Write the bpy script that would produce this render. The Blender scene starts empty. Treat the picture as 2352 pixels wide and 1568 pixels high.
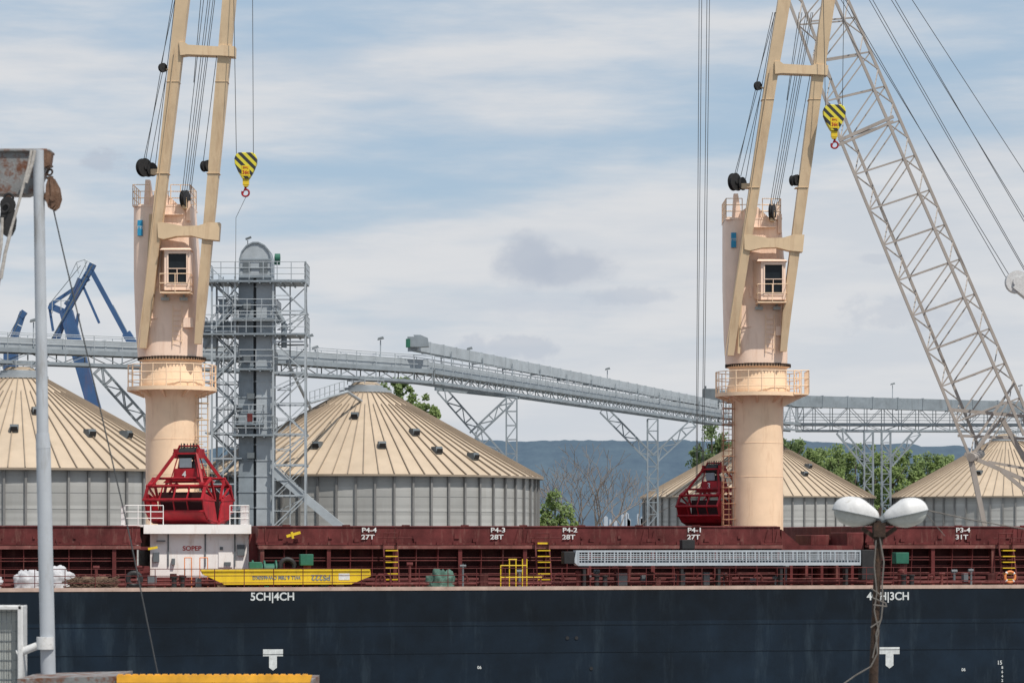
import bpy, bmesh, math, random
from mathutils import Vector, Matrix, noise
random.seed(7)
F=6250.0; ZC=13.65; U0=1176.0; V0=1230.0
DZ=ZC-2.75
sc=bpy.context.scene
col=sc.collection
def G(u,v,Y): return Vector(((u-U0)*Y/F, Y, ZC+(V0-v)*Y/F))
TH=math.radians(10.5)
SM=Matrix.Translation((-18.7,150,0))@Matrix.Rotation(TH,4,'Z')
SI=SM.inverted(); SI3=SI.to_3x3()
def S(u,v,yl):
    o=SI@Vector((0,0,ZC)); d=SI3@Vector(((u-U0)/F,1,(V0-v)/F))
    t=(yl-o.y)/d.y
    return o+d*t
I4=Matrix.Identity(4)
# ---------------------------------------------------------------- materials
def mat(name,c,rough=.6,metal=0,var=.18,scale=1.5,rust=None,rustamt=.5,streak=True,bump=.0,band=None,spec=.4,big=0,rlo=.54,rhi=.74,panels=0):
    m=bpy.data.materials.new(name); m.use_nodes=True
    nt=m.node_tree; N=nt.nodes; L=nt.links
    b=N['Principled BSDF']; b.inputs['Roughness'].default_value=rough; b.inputs['Metallic'].default_value=metal
    b.inputs['Specular IOR Level'].default_value=spec
    tc=N.new('ShaderNodeTexCoord')
    n=N.new('ShaderNodeTexNoise'); n.inputs['Scale'].default_value=scale; n.inputs['Detail'].default_value=8; n.inputs['Roughness'].default_value=.65
    L.new(tc.outputs['Object'],n.inputs['Vector'])
    r=N.new('ShaderNodeValToRGB'); r.color_ramp.elements[0].position=.3; r.color_ramp.elements[1].position=.72
    lo=[x*(1-var) for x in c]; hi=[min(1,x*(1+var*.6)) for x in c]
    r.color_ramp.elements[0].color=(*lo,1); r.color_ramp.elements[1].color=(*hi,1)
    L.new(n.outputs['Fac'],r.inputs['Fac'])
    out=r.outputs['Color']
    if rust:
        mp=N.new('ShaderNodeMapping'); mp.inputs['Scale'].default_value=(1,1,.16 if streak else 1)
        L.new(tc.outputs['Object'],mp.inputs['Vector'])
        n2=N.new('ShaderNodeTexNoise'); n2.inputs['Scale'].default_value=scale*2.2; n2.inputs['Detail'].default_value=10; n2.inputs['Roughness'].default_value=.7
        L.new(mp.outputs['Vector'],n2.inputs['Vector'])
        r2=N.new('ShaderNodeValToRGB'); r2.color_ramp.elements[0].position=rlo; r2.color_ramp.elements[1].position=rhi
        r2.color_ramp.elements[0].color=(0,0,0,1); r2.color_ramp.elements[1].color=(rustamt,)*3+(1,)
        L.new(n2.outputs['Fac'],r2.inputs['Fac'])
        mx=N.new('ShaderNodeMix'); mx.data_type='RGBA'
        L.new(r2.outputs['Color'],mx.inputs['Factor']); L.new(out,mx.inputs['A']); mx.inputs['B'].default_value=(*rust,1)
        out=mx.outputs['Result']
    def scl(out,fac,a,b_):
        mr=N.new('ShaderNodeMapRange'); mr.inputs['To Min'].default_value=a; mr.inputs['To Max'].default_value=b_
        L.new(fac,mr.inputs['Value'])
        vm=N.new('ShaderNodeVectorMath'); vm.operation='SCALE'; L.new(out,vm.inputs[0]); L.new(mr.outputs['Result'],vm.inputs['Scale'])
        return vm.outputs['Vector']
    def M1(op,a,b_=None):
        x=N.new('ShaderNodeMath'); x.operation=op
        for i,q in enumerate((a,b_)):
            if q is None: continue
            if isinstance(q,(int,float)): x.inputs[i].default_value=q
            else: L.new(q,x.inputs[i])
        return x.outputs[0]
    if band or panels:
        sp=N.new('ShaderNodeSeparateXYZ'); L.new(tc.outputs['Object'],sp.inputs['Vector'])
    if band:
        w=N.new('ShaderNodeTexWhiteNoise'); w.noise_dimensions='1D'; L.new(M1('FLOOR',M1('MULTIPLY',sp.outputs['Z'],1/band[0])),w.inputs['W'])
        out=scl(out,w.outputs['Value'],1-band[1],1+band[1])
    if panels:
        an=M1('MULTIPLY',M1('ARCTAN2',sp.outputs['Y'],sp.outputs['X']),panels/(2*math.pi))
        w=N.new('ShaderNodeTexWhiteNoise'); w.noise_dimensions='1D'; L.new(M1('FLOOR',an),w.inputs['W'])
        out=scl(out,w.outputs['Value'],.88,1.10)
    if big:
        nb=N.new('ShaderNodeTexNoise'); nb.inputs['Scale'].default_value=big; nb.inputs['Detail'].default_value=5
        mp=N.new('ShaderNodeMapping'); mp.inputs['Scale'].default_value=(1,1,.5); L.new(tc.outputs['Object'],mp.inputs['Vector']); L.new(mp.outputs[0],nb.inputs['Vector'])
        out=scl(out,nb.outputs['Fac'],.45,1.55)
    L.new(out,b.inputs['Base Color'])
    if bump:
        bp=N.new('ShaderNodeBump'); bp.inputs['Strength'].default_value=bump; bp.inputs['Distance'].default_value=.05
        L.new(n.outputs['Fac'],bp.inputs['Height']); L.new(bp.outputs['Normal'],b.inputs['Normal'])
    return m
M={}
M['cream']=mat('cream_paint',(.84,.625,.435),.5,0,.10,.8,(.52,.30,.17),.6,spec=.25)
M['house']=mat('peach_paint',(.84,.64,.52),.5,0,.10,.7,(.52,.30,.20),.6,spec=.25)
M['jib']=mat('jib_paint',(.62,.47,.31),.55,0,.14,.6,(.33,.2,.12),.6,spec=.25)
M['hull']=mat('navy_hull_paint',(.0058,.0125,.0225),.45,0,.45,.5,(.03,.045,.06),.6,True,0,(1.7,.28),.26,big=.12)
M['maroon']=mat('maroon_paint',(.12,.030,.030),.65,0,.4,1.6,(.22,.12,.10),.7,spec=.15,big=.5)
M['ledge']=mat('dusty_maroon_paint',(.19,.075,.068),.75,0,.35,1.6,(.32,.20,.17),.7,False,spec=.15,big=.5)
M['maroon_dark']=mat('maroon_shade_paint',(.050,.014,.014),.7,0,.4,1.2,(.12,.06,.05),.6,spec=.15,big=.5)  # darkened maroon, paints ledge shade into the coaming; some deck boxes share it
M['primer']=mat('pink_primer',(.5,.36,.30),.8,0,.3,1,(.22,.13,.10),.7,False)
M['white']=mat('white_paint',(.80,.78,.77),.5,0,.07,1,(.42,.25,.16),.55)
M['letter']=mat('letter_white',(.62,.64,.64),.6,0,.3,5)
M['stencil']=mat('stencil_grey',(.16,.20,.24),.6,0,.3,5)
M['redletter']=mat('letter_red',(.40,.02,.02),.6,0,.1,4)
M['red']=mat('red_paint',(.30,.012,.02),.5,0,.35,1.6,(.10,.02,.02),.8,spec=.25,big=.8)
M['redshade']=mat('red_interior_shade',(.03,.005,.006),.8,0,.4,2)  # near-black red, paints the shade inside the grab shells
M['black']=mat('black_rubber',(.02,.02,.022),.6,0,.3,3)
M['rope']=mat('steel_rope',(.05,.055,.06),.7,0,.2,3)
M['glass']=mat('dark_glass',(.01,.014,.018),.25,0,.2,2,spec=.25)
M['galv']=mat('galvanised_steel',(.235,.275,.31),.5,.1,.25,.8,(.13,.145,.155),.7)
M['galvlight']=mat('pale_galvanised_steel',(.35,.39,.425),.5,.1,.2,.8)
M['galvdark']=mat('dark_grey_steel',(.12,.14,.155),.55,.1,.25,.9)
M['roof']=mat('tan_roof_sheet',(.45,.365,.275),.65,0,.16,.25,(.36,.29,.21),.6,False)
M['rib']=mat('roof_rib',(.27,.22,.17),.6,0,.2,.5)
M['stiff']=mat('stiffener_steel',(.19,.19,.19),.55,.1,.2,.5)
M['wall']=mat('corrugated_steel',(.36,.365,.36),.5,.1,.10,.3,(.25,.24,.22),.5,True,0,(.28,.12),panels=60)
M['blue']=mat('blue_paint',(.035,.09,.21),.55,0,.25,.4,(.14,.07,.08),.6)
M['yellow']=mat('yellow_paint',(.70,.49,.02),.5,0,.15,1.2,(.3,.2,.05),.7)
M['alu']=mat('aluminium',(.42,.46,.50),.5,.05,.15,2)
M['green']=mat('green_paint',(.02,.12,.08),.6,0,.25,2)
M['tarp']=mat('green_tarpaulin',(.06,.13,.105),.85,0,.5,3,(.27,.29,.27),.8,False)
M['bag']=mat('white_bag_fabric',(.46,.47,.50),.9,0,.3,3,(.25,.25,.28),.6,False,bump=.6)
M['brush']=mat('brown_rope',(.15,.10,.07),.9,0,.5,6)
M['boom']=mat('grey_beige_paint',(.33,.30,.275),.55,0,.15,.8,(.2,.15,.11),.5)
M['polepaint']=mat('pale_grey_pole_paint',(.37,.40,.44),.45,0,.10,3,(.20,.185,.165),.8)
M['ropefibre']=mat('fibre_rope_strands',(.40,.38,.36),.9,0,.4,30)
M['rusty']=mat('rusty_grey_steel',(.20,.205,.21),.75,0,.35,2.5,(.12,.05,.028),1,False,.5,rlo=.46,rhi=.58)
M['rustplate']=mat('brown_rust_plate',(.15,.085,.055),.85,0,.4,8,(.28,.2,.15),.8,False,.5)
M['rustdark']=mat('dark_rust',(.045,.028,.02),.9,0,.5,6,(.12,.06,.03),.8,False,.5)
M['cablegrey']=mat('grey_cable',(.14,.13,.12),.8,0,.3,9)
M['lampshell']=mat('lamp_shell',(.56,.57,.58),.5,0,.18,6,(.28,.26,.23),.8,False,.15)
M['lens']=mat('lamp_lens',(.36,.38,.37),.25,0,.25,6,(.2,.19,.17),.8,False)
M['bark']=mat('bark',(.10,.085,.07),.9,0,.4,2)
M['deadbark']=mat('grey_bark',(.20,.175,.16),.9,0,.3,2)
M['concrete']=mat('quay_concrete',(.30,.29,.27),.9,0,.2,.1)
M['orange']=mat('orange_paint',(.75,.25,.08),.5,0,.1,3)
M['tts']=mat('blue_plate',(.02,.25,.45),.5,0,.05,3)
M['building']=mat('pale_render',(.36,.41,.47),.8,0,.15,.1)
def leafmat(name,c1,c2):
    m=bpy.data.materials.new(name); m.use_nodes=True; nt=m.node_tree; N=nt.nodes; L=nt.links
    b=N['Principled BSDF']; b.inputs['Roughness'].default_value=.6
    tc=N.new('ShaderNodeTexCoord'); n=N.new('ShaderNodeTexNoise'); n.inputs['Scale'].default_value=.5; n.inputs['Detail'].default_value=4
    L.new(tc.outputs['Object'],n.inputs['Vector'])
    r=N.new('ShaderNodeValToRGB'); r.color_ramp.elements[0].position=.35; r.color_ramp.elements[1].position=.65
    r.color_ramp.elements[0].color=(*c1,1); r.color_ramp.elements[1].color=(*c2,1)
    L.new(n.outputs['Fac'],r.inputs['Fac']); L.new(r.outputs['Color'],b.inputs['Base Color'])
    tr=N.new('ShaderNodeBsdfTranslucent'); L.new(r.outputs['Color'],tr.inputs['Color'])
    ms=N.new('ShaderNodeMixShader'); ms.inputs[0].default_value=.45
    L.new(b.outputs[0],ms.inputs[1]); L.new(tr.outputs[0],ms.inputs[2]); L.new(ms.outputs[0],N['Material Output'].inputs['Surface'])
    return m
M['leaf']=leafmat('leaf_green',(.13,.19,.065),(.26,.35,.12))
M['leafdark']=leafmat('leaf_dark_green',(.10,.15,.065),(.18,.25,.095))
def stripemat():
    m=bpy.data.materials.new('hazard_stripes'); m.use_nodes=True; nt=m.node_tree; N=nt.nodes; L=nt.links
    b=N['Principled BSDF']; tc=N.new('ShaderNodeTexCoord'); sp=N.new('ShaderNodeSeparateXYZ'); L.new(tc.outputs['Object'],sp.inputs[0])
    a=N.new('ShaderNodeMath'); a.operation='ADD'; L.new(sp.outputs['X'],a.inputs[0]); L.new(sp.outputs['Z'],a.inputs[1])
    k=N.new('ShaderNodeMath'); k.operation='MULTIPLY'; k.inputs[1].default_value=2.1; L.new(a.outputs[0],k.inputs[0])
    f=N.new('ShaderNodeMath'); f.operation='FRACT'; L.new(k.outputs[0],f.inputs[0])
    g=N.new('ShaderNodeMath'); g.operation='GREATER_THAN'; g.inputs[1].default_value=.48; L.new(f.outputs[0],g.inputs[0])
    mx=N.new('ShaderNodeMix'); mx.data_type='RGBA'; L.new(g.outputs[0],mx.inputs['Factor'])
    mx.inputs['A'].default_value=(.62,.54,.04,1); mx.inputs['B'].default_value=(.025,.025,.025,1)
    L.new(mx.outputs['Result'],b.inputs['Base Color']); b.inputs['Roughness'].default_value=.5
    return m
M['stripe']=stripemat()
# ---------------------------------------------------------------- mesh builder
class MB:
    def __init__(s,xf=None): s.v=[]; s.f=[]; s.xf=xf or I4
    def av(s,pts):
        i=len(s.v); s.v+= [s.xf@Vector(p) for p in pts]; return i
    def hexa(s,p):
        i=s.av(p); s.f+=[tuple(i+k for k in q) for q in ((0,1,2,3),(7,6,5,4),(0,4,5,1),(1,5,6,2),(2,6,7,3),(3,7,4,0))]
    def box(s,x0,y0,z0,x1,y1,z1):
        s.hexa([(x0,y0,z0),(x1,y0,z0),(x1,y1,z0),(x0,y1,z0),(x0,y0,z1),(x1,y0,z1),(x1,y1,z1),(x0,y1,z1)])
    def beam(s,p,q,w,h=None,w2=None,h2=None,up=(0,0,1)):
        p=Vector(p);q=Vector(q); j=1+random.uniform(-.015,.015)
        w*=j; h=h if h else w; w2=w if w2 is None else w2; h2=h if h2 is None else h2
        d=(q-p)
        if d.length<1e-6: return
        d.normalize(); up=Vector(up)
        if abs(d.dot(up))>.98: up=Vector((0,1,0))
        a=d.cross(up).normalized(); b=a.cross(d).normalized()
        r=[]
        for c,ww,hh in ((p,w,h),(q,w2,h2)):
            for sx,sy in ((-1,-1),(1,-1),(1,1),(-1,1)): r.append(c+a*ww/2*sx+b*hh/2*sy)
        s.hexa(r)
    def tube(s,p,q,r,n=8,r2=None,cap=True):
        p=Vector(p);q=Vector(q); r2=r if r2 is None else r2; d=(q-p)
        if d.length<1e-6: return
        d.normalize(); up=Vector((0,0,1))
        if abs(d.dot(up))>.98: up=Vector((0,1,0))
        a=d.cross(up).normalized(); b=a.cross(d).normalized()
        i=s.av([c+(a*math.cos(2*math.pi*k/n)+b*math.sin(2*math.pi*k/n))*rr for c,rr in ((p,r),(q,r2)) for k in range(n)])
        for k in range(n): s.f.append((i+k,i+(k+1)%n,i+n+(k+1)%n,i+n+k))
        if cap: s.f.append(tuple(i+k for k in range(n))[::-1]); s.f.append(tuple(i+n+k for k in range(n)))
    def path(s,pts,r,n=6):
        for a,b in zip(pts,pts[1:]): s.tube(a,b,r,n)
    def loft(s,rings,cap=True,closed=True):
        n=len(rings[0]); i0=[s.av(r) for r in rings]
        for a,b in zip(i0,i0[1:]):
            for k in range(n if closed else n-1): s.f.append((a+k,a+(k+1)%n,b+(k+1)%n,b+k))
        if cap: s.f.append(tuple(i0[0]+k for k in range(n))[::-1]); s.f.append(tuple(i0[-1]+k for k in range(n)))
    def prism(s,poly,vec):
        vec=Vector(vec); s.loft([[Vector(p) for p in poly],[Vector(p)+vec for p in poly]])
    def ring(s,c,r0,r1,z0,z1,n=48):
        def R(r,z): return [(c[0]+r*math.cos(2*math.pi*k/n),c[1]+r*math.sin(2*math.pi*k/n),z) for k in range(n)]
        s.loft([R(r0,z0),R(r1,z0),R(r1,z1),R(r0,z1),R(r0,z0)],cap=False)
    def lathe(s,c,prof,n=48):
        s.loft([[(c[0]+r*math.cos(2*math.pi*k/n),c[1]+r*math.sin(2*math.pi*k/n),z) for k in range(n)] for r,z in prof])
    def torus(s,c,ax1,ax2,R,r,n=20,m=8,a0=0,a1=2*math.pi):
        c=Vector(c);ax1=Vector(ax1).normalized();ax2=Vector(ax2).normalized();ax3=ax1.cross(ax2)
        full=abs(a1-a0-2*math.pi)<1e-4; rings=[]
        for k in range(n+1):
            t=a0+(a1-a0)*k/n; d=ax1*math.cos(t)+ax2*math.sin(t)
            rings.append([c+d*R+(d*math.cos(2*math.pi*j/m)+ax3*math.sin(2*math.pi*j/m))*r for j in range(m)])
        s.loft(rings,cap=not full)
    def sbox(s,u0,v0,u1,v1,yl,dep):
        a=S(u0,(v0+v1)/2,yl);b=S(u1,(v0+v1)/2,yl);um=(u0+u1)/2
        t=S(um,v0,yl).z;bt=S(um,v1,yl).z
        s.box(min(a.x,b.x),yl,bt,max(a.x,b.x),yl+dep,t)
    def gbox(s,u0,v0,u1,v1,Y,dep):
        a=G(u0,v0,Y);b=G(u1,v1,Y); s.box(a.x,Y,b.z,b.x,Y+dep,a.z)
    def rail(s,pts,h,n=2,r=.025,sp=1.2,closed=False):
        pts=[Vector(p) for p in pts]
        if closed: pts=pts+[pts[0]]
        for a,b in zip(pts,pts[1:]):
            for k in range(1,n+1):
                z=Vector((0,0,h*k/n)); s.tube(a+z,b+z,r,5)
            m=max(1,round((b-a).length/sp))
            for k in range(m+(0 if closed else 1)):
                p=a.lerp(b,k/m); s.tube(p,p+Vector((0,0,h)),r*1.15,5)
    def ladder(s,p,q,w,side,r=.03,sp=.35):
        p=Vector(p);q=Vector(q);side=Vector(side).normalized()*w/2
        s.tube(p-side,q-side,r,5); s.tube(p+side,q+side,r,5)
        m=int((q-p).length/sp)
        for k in range(1,m): c=p.lerp(q,k/m); s.tube(c-side,c+side,r*.7,4)
    def build(s,name,mt,parent=None,label=None,angle=32,bevel=0,**props):
        me=bpy.data.meshes.new(name)
        vs=[Vector(v) for v in s.v]
        lo=Vector([min(v[i] for v in vs) for i in range(3)]);hi=Vector([max(v[i] for v in vs) for i in range(3)])
        c=(lo+hi)/2
        if not parent: c.z=lo.z
        rot=I4
        if parent: rot=MW[parent.name].to_3x3().to_4x4()
        W=Matrix.Translation(c)@rot; Wi=W.inverted()
        me.from_pydata([Wi@v for v in vs],[],s.f); me.validate()
        bm=bmesh.new(); bm.from_mesh(me); bmesh.ops.recalc_face_normals(bm,faces=bm.faces); bm.to_mesh(me); bm.free()
        me.polygons.foreach_set('use_smooth',[True]*len(me.polygons))
        me.set_sharp_from_angle(angle=math.radians(angle))
        me.materials.append(M[mt] if isinstance(mt,str) else mt)
        o=bpy.data.objects.new(name,me); col.objects.link(o)
        if parent: o.parent=parent; o.matrix_basis=MW[parent.name].inverted()@W
        else: o.matrix_basis=W
        MW[o.name]=W
        if bevel:
            b=o.modifiers.new('bevel','BEVEL'); b.width=bevel; b.segments=2; b.limit_method='ANGLE'
        if label: o['label']=label
        for k,x in props.items(): o[k]=x
        return o
MW={}
def thing(name,loc,label,cat,group=None,rot=None):
    o=bpy.data.objects.new(name,None); o.empty_display_size=1; col.objects.link(o)
    W=Matrix.Translation(loc)@(rot or I4); o.matrix_basis=W; MW[o.name]=W
    o['label']=label;o['category']=cat
    if group:o['group']=group
    return o
def text(s,pos,xd,ud,h,mt,parent,bold=.03,name='lettering',sx=1.0):
    cu=bpy.data.curves.new('t','FONT'); cu.body=s; cu.size=h*1.4; cu.align_x='CENTER'; cu.align_y='CENTER'; cu.extrude=.006; cu.offset=bold*h
    ob=bpy.data.objects.new('t',cu); col.objects.link(ob)
    dg=bpy.context.evaluated_depsgraph_get(); dg.update()
    me=bpy.data.meshes.new_from_object(ob.evaluated_get(dg)); col.objects.unlink(ob); bpy.data.objects.remove(ob)
    me.name=name; me.materials.clear(); me.materials.append(M[mt])
    xd=Vector(xd).normalized();ud=Vector(ud).normalized();nd=xd.cross(ud)
    W=Matrix(((xd.x*sx,ud.x,nd.x,pos[0]),(xd.y*sx,ud.y,nd.y,pos[1]),(xd.z*sx,ud.z,nd.z,pos[2]),(0,0,0,1)))
    me.transform(Matrix.Translation(-Vector(pos))@W)
    o=bpy.data.objects.new(name,me); col.objects.link(o); o.parent=parent
    W2=Matrix.Translation(pos)
    me.transform(MW[parent.name].to_3x3().to_4x4().inverted())
    W2=W2@MW[parent.name].to_3x3().to_4x4()
    o.matrix_basis=MW[parent.name].inverted()@W2; MW[o.name]=W2
    return o
XD=SM.to_3x3()@Vector((1,0,0)); ZD=Vector((0,0,1))
def stext(s,u,v,yl,hpx,mt,parent,flip=False,sx=1.0,name='lettering'):
    p=SM@S(u,v,yl-.012); h=hpx*(p.y)/F
    return text(s,p,-XD if flip else XD,-ZD if flip else ZD,h,mt,parent,sx=sx,name=name)
# ================================================================ SHIP
ship=thing('cargo_ship',SM@Vector((0,0,0)),'dark navy bulk carrier with maroon hatches moored at quay','ship',rot=Matrix.Rotation(TH,4,'Z'))
m=MB(SM)
def outline(k,z):
    pts=[(-70,-9*k),(-62,-13*k),(95,-13*k),(112,-10*k),(122,-4*k),(125,0),(122,4*k),(112,10*k),(95,13*k),(-62,13*k),(-70,9*k)]
    return [(x,y,z) for x,y in pts]
m.loft([outline(.9,-6),outline(1,-4),outline(1,3),outline(1,DZ)])
m.build('hull','hull',ship)
m=MB(SM); m.loft([outline(.998,DZ+.004),outline(.998,DZ+.03)]); m.build('deck','primer',ship)
m=MB(SM); m.box(-60,-13.03,DZ-.04,95,-12.9,DZ+.15); m.build('gunwale','primer',ship)
HT=ZC+.53
def hatch(u0,u1,seed):
    rnd=random.Random(seed)
    x0=S(u0,1240,-9).x; x1=S(u1,1240,-9).x
    m=MB(SM)
    zt=HT; zb=HT-.98
    m.loft([[(x0,-9,zb),(x1,-9,zb),(x1,9,zb),(x0,9,zb)],[(x0,-9,zt-.03),(x1,-9,zt-.03),(x1,9,zt-.03),(x0,9,zt-.03)],[(x0+.2,-8.9,zt),(x1-.2,-8.9,zt),(x1-.2,8.9,zt),(x0+.2,8.9,zt)]])
    m.box(x0-.02,-9.14,zb-.02,x1+.02,-9.0,zb+.08)
    m.box(x0,-9.05,zt-.07,x1,-9.0,zt-.035)
    L=x1-x0; n=max(2,int(L/7))
    for k in range(n+1):
        x=x0+.4+(L-.8)*k/n
        m.prism([(x-.5,-9.0,zb+.1),(x-.32,-9.0,zt-.2),(x-.2,-9.0,zt-.2),(x-.05,-9.0,zb+.1)],(0,-.09,0))
        m.prism([(x+.1,-9.0,zb+.1),(x+.22,-9.0,zt-.25),(x+.3,-9.0,zt-.25),(x+.5,-9.0,zb+.1)],(0,-.07,0))
        m.box(x-.03,-9.04,zb+.1,x+.03,-9.0,zt-.1)
    for k in range(n*2):
        x=x0+1.9+(L-3)*k/(n*2)
        m.box(x,-9.15,zb+.12,x+.28,-9.0,zb+.30)
        m.box(x-.6,-9.0,zt-.02,x-.2,-8.8,zt+.05)
    for k in range(int(L/1.1)):
        x=x0+.5+1.1*k+rnd.uniform(-.2,.2); m.box(x,-9.2,zb-.02,x+.12,-9.1,zb+.16)
    for k in range(int(L/2.2)):
        x=x0+1+2.2*k+rnd.uniform(0,1); h=rnd.uniform(.15,.5); m.box(x,-9.06,zb+.3,x+rnd.uniform(.08,.3),-9.0,zb+.3+h*.6)
    hc=m.build('hatch_cover','maroon',ship)
    m=MB(SM); z1=zb-.03
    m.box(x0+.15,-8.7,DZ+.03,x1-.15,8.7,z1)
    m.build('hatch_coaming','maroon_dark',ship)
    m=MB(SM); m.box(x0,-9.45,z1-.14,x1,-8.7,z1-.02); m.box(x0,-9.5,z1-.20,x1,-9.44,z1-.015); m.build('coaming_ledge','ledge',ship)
    m=MB(SM)
    m.box(x0+.15,-8.95,DZ+1.1,x1-.15,-8.69,DZ+1.16)
    n=int(L/1.15)
    for k in range(n+1):
        x=x0+.2+(L-.4)*k/n
        m.prism([(x-.03,-8.7,DZ+.03),(x-.03,-9.4,DZ+.03),(x-.03,-9.1,DZ+.5),(x-.03,-9.38,z1-.14),(x-.03,-8.7,z1-.14)],(.05,0,0))
        if k%3==0: m.box(x-.10,-9.42,DZ+.03,x+.10,-9.3,z1-.2)
    for z,r in ((.25,.07),(.5,.05),(.75,.035),(1.45,.03),(1.6,.025)): m.tube((x0+.2,-9.25,DZ+z),(x1-.2,-9.25,DZ+z),r,6)
    m.build('coaming_stay','maroon',ship)
    return x0,x1
h5=hatch(-700,322,5); h4=hatch(592,1792,4); h3=hatch(1990,3000,3)
for (t1,t2,u) in (('P4-4','27T',848),('P4-3','28T',1144),('P4-2','28T',1309),('P4-1','27T',1596),('P3-4','31T',2212)):
    stext(t1,u,1217,-9.06,10.5,'letter',ship,sx=1.3); stext(t2,u-3,1233,-9.06,10.5,'letter',ship,sx=1.3)
m=MB(SM); m.sbox(1800,1262,1985,1343,-7,6)
m.prism([S(1795,1215,-8.9),S(1838,1252,-8.9),S(1838,1262,-8.9),S(1795,1262,-8.9)],(0,3,0))
m.sbox(1830,1252,1960,1262,-8.9,3)
for u in (1815,1850,1885,1920,1955): m.sbox(u,1262,u+6,1343,-8.5,1.5)
m.build('cross_deck_structure','maroon',ship)
for q in ((1862,1228,1905,1252,-6,3),(1915,1236,1940,1252,-6,3),(1945,1222,1985,1262,-8.8,3)):
    m=MB(SM); m.sbox(*q); m.build('deck_locker','maroon',ship,bevel=.04)
m=MB(SM); m.sbox(322,1300,344,1345,-8.6,3); m.sbox(572,1225,592,1345,-7.2,3); m.sbox(300,1255,344,1262,-9.2,3); m.sbox(344,1325,600,1345,-8.4,1.3)
m.build('cross_deck_structure','maroon',ship)
# deckhouse
dh=MB(SM); dh.sbox(345,1224,572,1345,-7,13); dho=dh.build('deckhouse','white',ship)
m=MB(SM); m.sbox(330,1204,577,1225,-7.6,14.2); m.build('roof_slab','white',dho)
m=MB(SM); m.sbox(502,1240,534,1302,-7.06,.06); m.build('door','white',dho)
for u in (385,470,538): m=MB(SM); m.sbox(u,1226,u+3,1300,-7.08,.07); m.build('wall_pipe','galvdark',dho)
for q in ((360,1240,380,1243,-7.25,.2),(505,1255,512,1262,-7.12,.06),(515,1290,530,1298,-7.12,.05),(395,1282,402,1296,-7.2,.2),(545,1250,562,1275,-7.15,.14),(352,1268,366,1290,-7.15,.14)):
    m=MB(SM); m.sbox(*q); m.build('wall_fitting','galvdark',dho)
stext('SOPEP',441,1259,-7.0,10.5,'redletter',dho,sx=1.05)
m=MB(SM)
a=S(288,1204,-7.4);b=S(375,1204,-7.4); m.rail([a,b],1.0,3,.022,.6); m.rail([a,a+Vector((0,5,0))],1.0,3,.022,.9); m.box(a.x-.1,-7.4,a.z-.12,a.x+2.2,-2,a.z-.02)
m.build('roof_railing','white',dho)
m=MB(SM)
a=S(528,1204,-7.4);b=S(572,1204,-7.4); m.rail([a,b,b+Vector((0,5,0))],1.0,3,.022,.7)
m.build('roof_railing','white',dho)
m=MB(SM)
x0=S(-60,1340,-12.8).x; x1=S(2420,1340,-12.8).x
m.rail([(x0,-12.8,DZ+.03),(x1,-12.8,DZ+.03)],1.05,3,.02,1.5)
m.build('deck_railing','maroon',ship)
def yladder(u0,v0,u1,v1,yl):
    m=MB(SM); a=S(u0,(v0+v1)/2,yl);b=S(u1,(v0+v1)/2,yl);t=S(u0,v0,yl).z;bt=S(u0,v1,yl).z
    n=6
    for k in range(n): z=bt+(t-bt)*(k+.5)/n; m.box(a.x,yl,z,b.x,yl+.25,z+.05)
    m.build('ladder_step','yellow',lad)
for u in (900,1250,2318):
    m=MB(SM); a=S(u-16,1300,-10.2);b=S(u+16,1300,-10.2);t=S(u,1250,-10.2).z
    for x in (a.x,b.x): m.beam((x,-10.4,DZ+.03),(x,-9.6,t+.1),.07,.12); m.beam((x,-9.7,t),(x,-9.7,t+.6),.05)
    m.tube((a.x,-9.7,t+.6),(b.x,-9.7,t+.6),.03); m.tube((a.x-.3,-9.65,t+.35),(b.x+.8,-9.65,t+.35),.025,5)
    lad=m.build('access_ladder','maroon',ship)
    yladder(u-14,1258,u+14,1338,-10.35)
m=MB(SM)
for u in (1150,1170,1185,1200,1210):
    a=S(u,1342,-12.3); t=S(u,1283+ (14 if u==1150 else 0),-12.3).z; m.tube((a.x,-12.3,DZ),(a.x,-12.3,t),.03)
a=S(1150,1298,-12.3);b=S(1210,1298,-12.3); m.tube(a,(b.x,-12.3,a.z),.028)
a=S(1168,1284,-12.3);b=S(1187,1284,-12.3); m.tube(a,(b.x,-12.3,a.z),.03)
a=S(1150,1325,-12.3);b=S(1245,1325,-12.3); m.tube(a,(b.x,-12.3,a.z),.028)
m.build('yellow_handrail','yellow',ship)
def bollard(u,yl=-12.0):
    m=MB(SM); c=S(u,1340,yl); 
    for dx in (-.22,.22):
        m.lathe((c.x+dx,yl),[(.13,DZ),(.13,DZ+.6),(.18,DZ+.62),(.18,DZ+.7),(.12,DZ+.72)],12)
    m.box(c.x-.5,yl-.25,DZ,c.x+.5,yl+.25,DZ+.07); m.build('bollard','black',ship)
for u in (410,1380,2085): bollard(u)
m=MB(SM); c=S(308,1330,-12.2); m.torus(c,(1,0,0),(0,0,1),.32,.14,20,10); m.box(c.x-.4,-12.3,DZ,c.x+.4,-11.9,c.z-.3); m.build('roller_fairlead','black',ship)
m=MB(SM); c=S(660,1300,-11); m.torus(c,(1,0,0),(0,0,1),.36,.13,20,10,-.2,math.pi+.2); m.tube((c.x-.36,-11,DZ),(c.x-.36,-11,c.z),.12,8); m.tube((c.x+.36,-11,DZ),(c.x+.36,-11,c.z),.12,8); m.build('ventilator','black',ship)
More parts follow.
